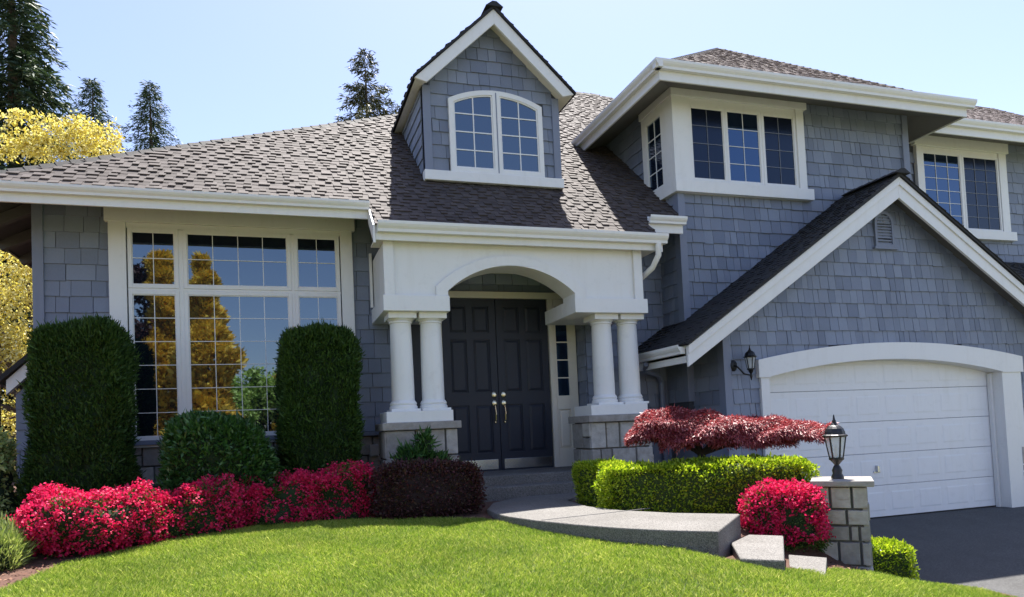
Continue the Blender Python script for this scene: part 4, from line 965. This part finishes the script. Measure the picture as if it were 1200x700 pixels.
# ================================================================== PLANTING
def shrub(name, blobs, mats, leafL, leafW, dens, label, cat, group=None, upright=0.4, jit=.7, depth=.05, flower=None, fold=0.08, core_mat=None, spread=1.0):
    """blobs: (centre, hx, hy, hz, p, rz, amp, freq, taper); leaves spread over the lumpy skin plus a dark twiggy core"""
    allv, allm, ev, ef = [], [], [], []; org = np.array(blobs[0][0], float).copy(); org[2] -= blobs[0][3]
    for bi, (c, hx, hy, hz, p, rz, amp, freq, tp) in enumerate(blobs):
        sd_ = abs(hash((round(c[0], 2), round(c[1], 2), bi))) % 9999
        ar = 8*(hx*hy/2+hx*hz+hy*hz); n = int(ar*dens)
        P, Nn = super_pts(n, c, hx, hy, hz, p, rz, sd_, amp, freq, False, tp)
        r = np.random.default_rng(sd_+1)
        P = P-Nn*(r.exponential(depth, n)[:, None])+r.normal(0, depth*.35, (n, 3))
        D = Nn*spread+np.array([0, 0, upright])+r.normal(0, jit, (n, 3))
        nn = unit(Nn+r.normal(0, .6, (n, 3)))
        L = leafL*r.uniform(.6, 1.25, n)*np.where(r.random(n) < .035, 1.9, 1)
        mi = np.zeros(n)
        if flower is not None:
            f0, fl_, fw_ = flower
            cl = lump(P, sd_+9, 1.0, 12.0); isf = (r.random(n) < np.clip(f0+.22*cl, .03, .97)) & (P[:, 2] > c[2]-hz*.75+ .1*hz*lump(P, sd_+3, 1, 6))
            mi = isf.astype(float); L = np.where(isf, fl_*r.uniform(.7, 1.2, n), L); W = np.where(isf, fw_, leafW)*r.uniform(.75, 1.2, n)
            fi = np.nonzero(isf)[0]
            if len(fi):
                hub = r.choice(fi, max(1, len(fi)//6)); pick = r.choice(hub, len(fi)); P = P.copy(); P[fi] = P[pick]+r.normal(0, .016, (len(fi), 3)); Nn = Nn.copy(); Nn[fi] = Nn[pick]
            D = np.where(isf[:, None], Nn*.5+r.normal(0, .8, (n, 3)), D); P = np.where(isf[:, None], P+Nn*.018, P)
        else: W = leafW*r.uniform(.75, 1.2, n)
        allv.append(leaves(P, D, nn, L, W, fold)); allm.append(mi)
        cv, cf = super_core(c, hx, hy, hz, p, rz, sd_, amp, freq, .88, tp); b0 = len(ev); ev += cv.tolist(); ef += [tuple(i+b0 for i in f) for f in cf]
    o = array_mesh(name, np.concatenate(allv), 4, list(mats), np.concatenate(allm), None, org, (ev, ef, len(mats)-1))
    return tag(o, label, cat, group)
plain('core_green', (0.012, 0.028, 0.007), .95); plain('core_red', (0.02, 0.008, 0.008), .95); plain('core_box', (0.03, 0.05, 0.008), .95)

# the two clipped columns of arborvitae
shrub('columnar_shrub', [((-2.09, 8.42, 0.23), .475, .36, 1.16, 5.5, 0, .045, 4.5, .05)], ('thuja', 'core_green'), .06, .017, 6500, 'tall dark clipped evergreen shrub left of the picture window', 'shrub', 'clipped evergreen columns', upright=1.0, jit=.55)
shrub('columnar_shrub', [((0.535, 8.47, 0.20), .475, .36, 1.14, 7, 0, .032, 5, .035)], ('thuja', 'core_green'), .058, .017, 6500, 'tall square clipped evergreen column in front of the window right side', 'shrub', 'clipped evergreen columns', upright=1.0, jit=.55)
shrub('rounded_shrub', [((-0.60, 8.02, -.33), .62, .5, .58, 2.6, 0, .05, 4, 0)], ('laurel', 'core_green'), .075, .026, 2400, 'round glossy green shrub below the picture window', 'shrub', upright=.5)
# azalea row
AZ = ('azalea_leaf', 'azalea_flower', 'core_green')
fl = (.80, .027, .026)
grp = 'azaleas along the lawn'
shrub('azalea', [((-1.60, 6.92, -.73), .50, .32, .245, 3.6, .42, .05, 7, 0), ((-2.0, 6.94, -.74), .26, .26, .22, 2.6, 0, .05, 8, 0)], AZ, .03, .014, 9500, 'sunlit crimson azalea at the left end of the flower row', 'azalea', grp, flower=fl)
shrub('azalea', [((-0.88, 7.34, -.72), .52, .30, .25, 4, .4, .05, 7, 0)], AZ, .03, .014, 9500, 'shaded crimson azalea second from the left in the row', 'azalea', grp, flower=(.68, .027, .026))
shrub('azalea', [((-0.14, 7.60, -.70), .54, .28, .26, 4.5, .2, .065, 7, 0)], AZ, .03, .014, 9500, 'shaded crimson azalea in front of the round green shrub', 'azalea', grp, flower=(.68, .027, .026))
shrub('azalea', [((0.57, 7.62, -.69), .46, .28, .275, 4.5, 0, .065, 7, 0)], AZ, .03, .014, 9500, 'shaded crimson azalea beside the purple hedge', 'azalea', grp, flower=(.72, .027, .026))
shrub('azalea', [((4.58, 5.30, -.95), .35, .28, .31, 3.4, -.55, .03, 6, 0)], AZ, .028, .013, 11000, 'bright pink azalea mound beside the stone pillar and steps', 'azalea', flower=(.88, .027, .025))
# purple barberry
shrub('barberry_hedge', [((1.60, 7.24, -.64), .62, .30, .31, 4, .0, .02, 6, 0)], ('barberry', 'core_red'), .035, .02, 5200, 'dark purple barberry hedge before the left stone pier', 'hedge')
# young plant with pointed leaves behind it
shrub('leafy_plant', [((1.72, 7.86, -.42), .36, .14, .22, 2.2, 0, .05, 7, 0), ((1.70, 7.9, -.17), .09, .08, .14, 2, 0, .02, 7, .3)], ('fern', 'core_green'), .11, .03, 1100, 'small bright green leafy plant at the left stone pier', 'plant', upright=.6)
# boxwood hedge along the walkway
shrub('boxwood_hedge', [((4.27, 6.06, -.74), 1.08, .22, .31, 8, math.atan2(-1.0, 1.9), .02, 7, 0), ((3.56, 6.98, -.72), .15, .42, .28, 6, .12, .02, 7, 0)],
      ('boxwood', 'core_box'), .032, .02, 6500, 'long clipped yellow green boxwood hedge beside the walkway', 'hedge', upright=.45, jit=.6, depth=.03)
shrub('boxwood_hedge', [((5.52, 5.12, -1.45), .22, .24, .215, 6, -R(45)+.4, .012, 6, 0)], ('boxwood', 'core_box'), .03, .018, 5200, 'small clipped boxwood cube behind the stone pillar', 'hedge', upright=.45, jit=.6, depth=.025)
# pale feathery shrub and yellow shrubs at the left edge
shrub('feathery_shrub', [((-2.26, 6.42, -.84), .27, .27, .20, 2.2, 0, .05, 6, 0)], ('pale_green', 'core_green'), .07, .010, 5200, 'pale feathery green shrub at the lower left by the mulch', 'shrub', upright=1.1, jit=.45, depth=.06)
shrub('golden_shrub', [((-2.98, 8.2, -.35), .30, .36, .55, 2.4, 0, .07, 6, 0)], ('pale_green', 'core_green'), .05, .03, 1700, 'light yellow green shrub beside the fence', 'shrub', upright=.4)
# weeping japanese maple
MP = empty('japanese_maple', (4.5, 6.4, -1.0), 'low weeping red leaf japanese maple behind the boxwood hedge', 'tree')
tk = MB(); tk.tube([(4.52, 6.42, -1.0), (4.5, 6.40, -.6), (4.51, 6.4, -.38), (4.46, 6.42, -.2), (4.3, 6.48, -.1)], [.055, .048, .044, .03, .015], 10)
for (x, y, z) in ((4.8, 6.2, -.14), (5.1, 6.05, -.18), (5.5, 5.95, -.24), (4.0, 6.55, -.2), (4.5, 6.5, -.1)):
    tk.tube([(4.5, 6.4, -.36), ((4.5+x)/2, (6.4+y)/2, -.19), (x, y, z)], [.028, .02, .008], 7)
tk.build('trunk', 'dark_bark', MP, smooth=True)
def drape(blobs, n_per, seed):
    r = np.random.default_rng(seed); out = []
    for (cx, cy, cz, ax_, ay_, az_) in blobs:
        n = n_per; th_ = r.uniform(0, 2*math.pi, n); rad = np.sqrt(r.uniform(0, 1, n))
        x, y = np.cos(th_)*rad, np.sin(th_)*rad; dome = np.sqrt(np.clip(1-rad**2*.97, 0, 1))
        z = dome-.25*r.random(n)**2*1.2
        P = np.stack([cx+x*ax_, cy+y*ay_, cz+z*az_], 1); P[:, 2] += lump(P, seed+1, .035, 8)
        outd = np.stack([x/ax_, y/ay_, np.zeros(n)], 1); outd = unit(outd+1e-6)
        D = outd*(.55+.2*r.random((n, 1)))+np.array([0, 0, -1])*(rad**1.2)[:, None]*.7+r.normal(0, .5, (n, 3)); nn = unit(outd*.4+np.array([0, 0, 1])+r.normal(0, .5, (n, 3)))
        out.append(leaves(P, D, nn, .044*r.uniform(.6, 1.3, n), .0095*r.uniform(.7, 1.3, n), .1))
    return np.concatenate(out)
mv = drape([(4.25, 6.44, -.13, .5, .32, .25), (4.05, 6.5, -.2, .36, .3, .2), (4.1, 6.5, -.19, .42, .28, .19), (4.5, 6.36, -.16, .55, .32, .22), (4.95, 6.14, -.19, .55, .32, .21), (5.35, 5.96, -.22, .5, .30, .18), (4.7, 6.22, -.22, .6, .30, .2), (4.45, 6.28, -.25, .5, .26, .2), (4.95, 6.05, -.26, .5, .26, .18), (5.15, 6.0, -.22, .5, .3, .18)], 21000, 5)
array_mesh('crown', mv, 4, ['maple_red'], None, MP)

# ------------------------------------------------------------------ trees
def fir(name, base, h, rad, label, group, seed, mat='fir', start=.12, dens=1.0, sparse=1.0, droop=.25, card=.5):
    r = np.random.default_rng(seed); x0, y0, z0 = base; T = empty(name, base, label, 'tree', group)
    MB().tube([(x0, y0, z0), (x0+.05, y0, z0+h*.5), (x0, y0, z0+h*.97)], [h*.018+.06, h*.011+.03, .015], 8).build('trunk', 'bark', T, smooth=True)
    P, D, L, Wd, NN = [], [], [], [], []
    z = h*start
    while z < h*.985:
        f = 1-(z/h); rr = rad*(f**.92)*r.uniform(.75, 1.1)+.12; nb = max(4, int(r.integers(5, 8)*dens))
        a0 = r.uniform(0, 6.28)
        for b in range(nb):
            a = a0+b*2*math.pi/nb+r.normal(0, .25); bl = rr*r.uniform(.6, 1.18); 
            if r.random() > sparse: continue
            npt = max(6, int(bl/.09)); t = np.linspace(.12, 1, npt); lift = r.uniform(.05, .25)
            px = x0+np.cos(a)*bl*t; py = y0+np.sin(a)*bl*t; pz = z0+z+lift*bl*t-(droop+lift)*bl*t**2*1.1
            base_p = np.stack([px, py, pz], 1); dirb = np.array([math.cos(a), math.sin(a), -.25]); side = np.array([-math.sin(a), math.cos(a), 0])
            for s in (-1, 1, 0, -1, 1, 0):
                d = dirb*r.uniform(.5, 1.0, (npt, 1))+side*s*r.uniform(.6, 1.1, (npt, 1))+np.array([0, 0, -.45])*r.random((npt, 1))+r.normal(0, .25, (npt, 3))
                P.append(base_p+r.normal(0, .06, (npt, 3))); D.append(d); L.append(card*(.35+.5*(1-t)+.3*f)*r.uniform(.6, 1.3, npt)); Wd.append(card*.10*r.uniform(.7, 1.3, npt)); NN.append(unit(np.array([0, 0, 1.])+r.normal(0, .5, (npt, 3))))
        z += h*.015*r.uniform(.8, 1.3)+.04
    P = np.concatenate(P); v = leaves(P, np.concatenate(D), np.concatenate(NN), np.concatenate(L), np.concatenate(Wd), .05)
    array_mesh('crown', v, 4, [mat], None, T); return T
def spot(u, v, Y): x, z = at(u, v, Y); return x, z
gt = 'conifers beyond the roof'
x, z = spot(14, 60, 24); fir('fir_tree', (x, 24, -1.5), 19.5, 5.0, 'tallest dark fir at the top left edge of the photo', gt, 3, dens=1.0, card=.62, droop=.35)
x, z = spot(108, 88, 30); fir('fir_tree', (x, 30, -1.5), z+1.5, 6.4, 'dark fir rising behind the yellow tree', gt, 4, card=.42, start=.55)
x, z = spot(175, 91, 31); fir('fir_tree', (x, 31, -1.5), z+1.5, 6.2, 'slim dark fir standing clear above the left roof slope', gt, 5, card=.42, start=.55)
x, z = spot(427, 56, 28); fir('fir_tree', (x, 28, -1.5), z+1.5, 9.0, 'sunlit fir top just left of the dormer', gt, 6, mat='fir_warm', sparse=.55, card=.48, droop=.02, start=.55, dens=1.3)
def broadleaf(name, base, h, crown, mat, label, group=None, seed=1, leaf=.12, n=16000, bark='bark', cat='tree'):
    """crown: list of (dx, dy, z, radius) leaf clumps"""
    x0, y0, z0 = base; T = empty(name, base, label, cat, group); r = np.random.default_rng(seed); tb = MB()
    top = max(c[2] for c in crown)
    tb.tube([(x0, y0, z0), (x0+.1, y0, z0+h*.3), (x0, y0+.1, z0+h*.75)], [.05+h*.018, .04+h*.012, .03], 8)
    for (dx, dy, cz, rr) in [c for c in crown if c[3] > .42][:16]: tb.tube([(x0, y0, z0+h*.25), (x0+dx*.5, y0+dy*.5, z0+(h*.25+cz)*.52), (x0+dx, y0+dy, z0+cz)], [.06, .04, .015], 6)
    tb.build('trunk', bark, T, smooth=True)
    vs = []; tot = sum(c[3]**2 for c in crown)
    for (dx, dy, cz, rr) in crown:
        m_ = int(n*rr*rr/tot); u = unit(r.normal(size=(m_, 3))); rad = rr*(r.random(m_)**.4)[:, None]
        P = np.array([x0+dx, y0+dy, z0+cz])+u*rad*np.array([1, 1, .85]); P += u*lump(P, seed+3, rr*.22, 2.5/rr)[:, None]
        D = u*.5+np.array([0, 0, -.3])+r.normal(0, .8, (m_, 3)); vs.append(leaves(P, D, unit(r.normal(size=(m_, 3))), leaf*r.uniform(.6, 1.3, m_), leaf*.6*r.uniform(.7, 1.2, m_), .1))
    array_mesh('crown', np.concatenate(vs), 4, [mat], None, T); return T
r2 = random.Random(5)
x, z = spot(45, 200, 17)
cl = [(r2.uniform(-3.6, 1.4), r2.uniform(-1.2, 1.2), r2.uniform(1.6, 7.2), r2.uniform(.25, .5)) for _ in range(60)]
cl += [(spot(u_, 178-18*math.sin((u_+10)/48)-r2.uniform(-4, 30), 17)[0]-x, r2.uniform(-.6, .6), spot(u_, 178-18*math.sin((u_+10)/48)-r2.uniform(0, 26), 17)[1]+1.5, r2.uniform(.1, .2)) for u_ in range(0, 145, 5)]
cl += [(spot(u, v, 17)[0]-x, 0, spot(u, v, 17)[1]+1.5, rr) for (u, v, rr) in ((80, 160, .4), (100, 160, .34), (55, 163, .36), (30, 170, .4), (122, 172, .3), (8, 176, .4), (84, 143, .22), (70, 178, .4), (92, 147, .2), (112, 155, .2), (132, 166, .2), (66, 150, .22), (40, 158, .22), (15, 163, .25), (128, 180, .3), (100, 178, .4), (45, 180, .4), (20, 340, .9), (10, 400, .9), (25, 300, .8), (5, 450, .8), (30, 420, .6))]
broadleaf('golden_tree', (x, 17, -1.5), 9, cl, 'golden', 'bright yellow leaved tree behind the left end of the house', None, 8, .085, 27000)

# what the windows mirror: the far side of the street
gs = 'trees across the street'
def cone_tree(base, h, rad, mat, label, seed, n=9000, name='cypress_tree'):
    x0, y0, z0 = base; T = empty(name, base, label, 'tree', gs); r = np.random.default_rng(seed)
    MB().tube([(x0, y0, z0), (x0, y0, z0+h*.9)], [.2, .03], 8).build('trunk', 'bark', T)
    t = r.random(n)**.75; a = r.uniform(0, 6.28, n); prof = np.clip((1-t)**.7*1.1, 0.02, 1)*np.clip(t*6+.4, 0, 1)
    rr = rad*prof*(.75+.3*r.random(n)); P = np.stack([x0+np.cos(a)*rr, y0+np.sin(a)*rr, z0+t*h], 1); u = np.stack([np.cos(a), np.sin(a), np.full(n, .3)], 1)
    P += u*lump(P, seed, .25, 1.6)[:, None]
    array_mesh('crown', leaves(P, u+np.array([0, 0, .5])+r.normal(0, .5, (n, 3)), unit(u+r.normal(0, .4, (n, 3))), .42*r.uniform(.6, 1.2, n), .2*r.uniform(.7, 1.2, n), .1), 4, [mat], None, T)
def mir(u, v, Y):      # a point at y=Y seen mirrored in the picture window (plane y = YL)
    k = 2*YL-Y; x, z = at(u, v, k); return x, z
x, z = mir(237, 305, -16); cone_tree((x, -16, -1.9), z+1.9, 1.55, 'golden_conifer', 'tall golden cypress across the street', 21, 14000)
x, z = mir(189, 303, -17.5); cone_tree((x, -17.5, -1.9), z+1.9, 1.3, 'golden_conifer', 'slimmer golden cypress across the street', 22, 12000)
x, z = mir(349, 388, -20); cone_tree((x, -20, -1.9), z+1.9, 1.5, 'golden_conifer', 'short golden cypress across the street', 23, 6000)
x, z = mir(387, 392, -21); cone_tree((x, -21, -1.9), z+1.9, 1.5, 'golden_conifer', 'small golden cypress farthest along the street', 24, 6000)
x, z = mir(165, 330, -18); broadleaf('purple_tree', (x, -18, -1.9), z+3, [(r2.uniform(-2, 1.6), r2.uniform(-1, 1), r2.uniform(3, z+2.8), r2.uniform(.6, 1.1)) for _ in range(18)], 'purple_tree', 'dark purple tree across the street', gs, 31, .3, 7000)
for i, (u, lab) in enumerate(((282, 'rounded green tree across the street'), (318, 'broad green tree across the street'), (372, 'spreading green tree across the street'))):
    x, z = mir(u, 432, -19-i); broadleaf('green_tree', (x, -19-i, -1.9), z+2, [(r2.uniform(-2.4, 2.4), r2.uniform(-1, 1), r2.uniform(0.6, z+1.7), r2.uniform(.5, .9)) for _ in range(20)], 'street_green', lab, gs, 40+i, .24, 11000)

# ------------------------------------------------------------------ grass and mulch chips
def grass():
    r = np.random.default_rng(2); n = 520000
    x = r.uniform(-2.4, 6.0, n); y = 3.0+(7.5-3.0)*r.random(n)**1.1
    x = np.where(r.random(n) < .0, x, x)
    ok = in_poly(x+r.normal(0, .012, n), y+r.normal(0, .012, n), LAWN); x, y = x[ok], y[ok]; n = len(x)
    z = ground_z(x, y)-.004
    pt = .5+.5*np.sin(x*2.3+1.7*np.sin(y*1.9))*np.sin(y*2.7+x*.7)
    h = (.024+.019*r.random(n))*(.85+.3*pt); a = r.uniform(0, 6.28, n); w_ = r.uniform(.0028, .0055, n)
    lean = r.normal(0, .42, (n, 2))+np.stack([.15*np.sin(x*3+y*2), .15*np.cos(x*2.1-y*3)], 1); bx = np.stack([np.cos(a), np.sin(a), np.zeros(n)], 1)*w_[:, None]/2
    P = np.stack([x, y, z], 1); tip = P+np.stack([lean[:, 0]*h, lean[:, 1]*h, h], 1); mid = P+np.stack([lean[:, 0]*h*.3, lean[:, 1]*h*.3, h*.55], 1)
    v = np.stack([P-bx, P+bx, mid+bx*.8, tip, mid-bx*.8], 1)
    return tag(array_mesh('grass', v, 5, ['grass'], None, None, (1.5, 5, -1.0)), 'short sunlit green lawn grass', 'grass', kind='stuff')
grass()
def chips():
    r = np.random.default_rng(4); n = 9000; x = r.uniform(-3.0, 5.2, n); y = r.uniform(4.4, 8.0, n)
    ok = ~in_poly(x, y, LAWN) & ~((x > 2.1) & (x < 4.3) & (y < 8)); x, y = x[ok], y[ok]; n = len(x)
    P = np.stack([x, y, ground_z(x, y)+.004+.012*r.random(n)], 1); D = r.normal(0, 1, (n, 3)); D[:, 2] *= .25
    return tag(array_mesh('mulch_chips', leaves(P, D, np.tile(np.array([[0, 0, 1.]]), (n, 1))+r.normal(0, .3, (n, 3)), r.uniform(.02, .06, n), r.uniform(.008, .02, n), .05), 4, ['mulch_chip'], None, None, (-2, 6, -.95)), 'red brown bark mulch chips', 'mulch', kind='stuff')
chips()
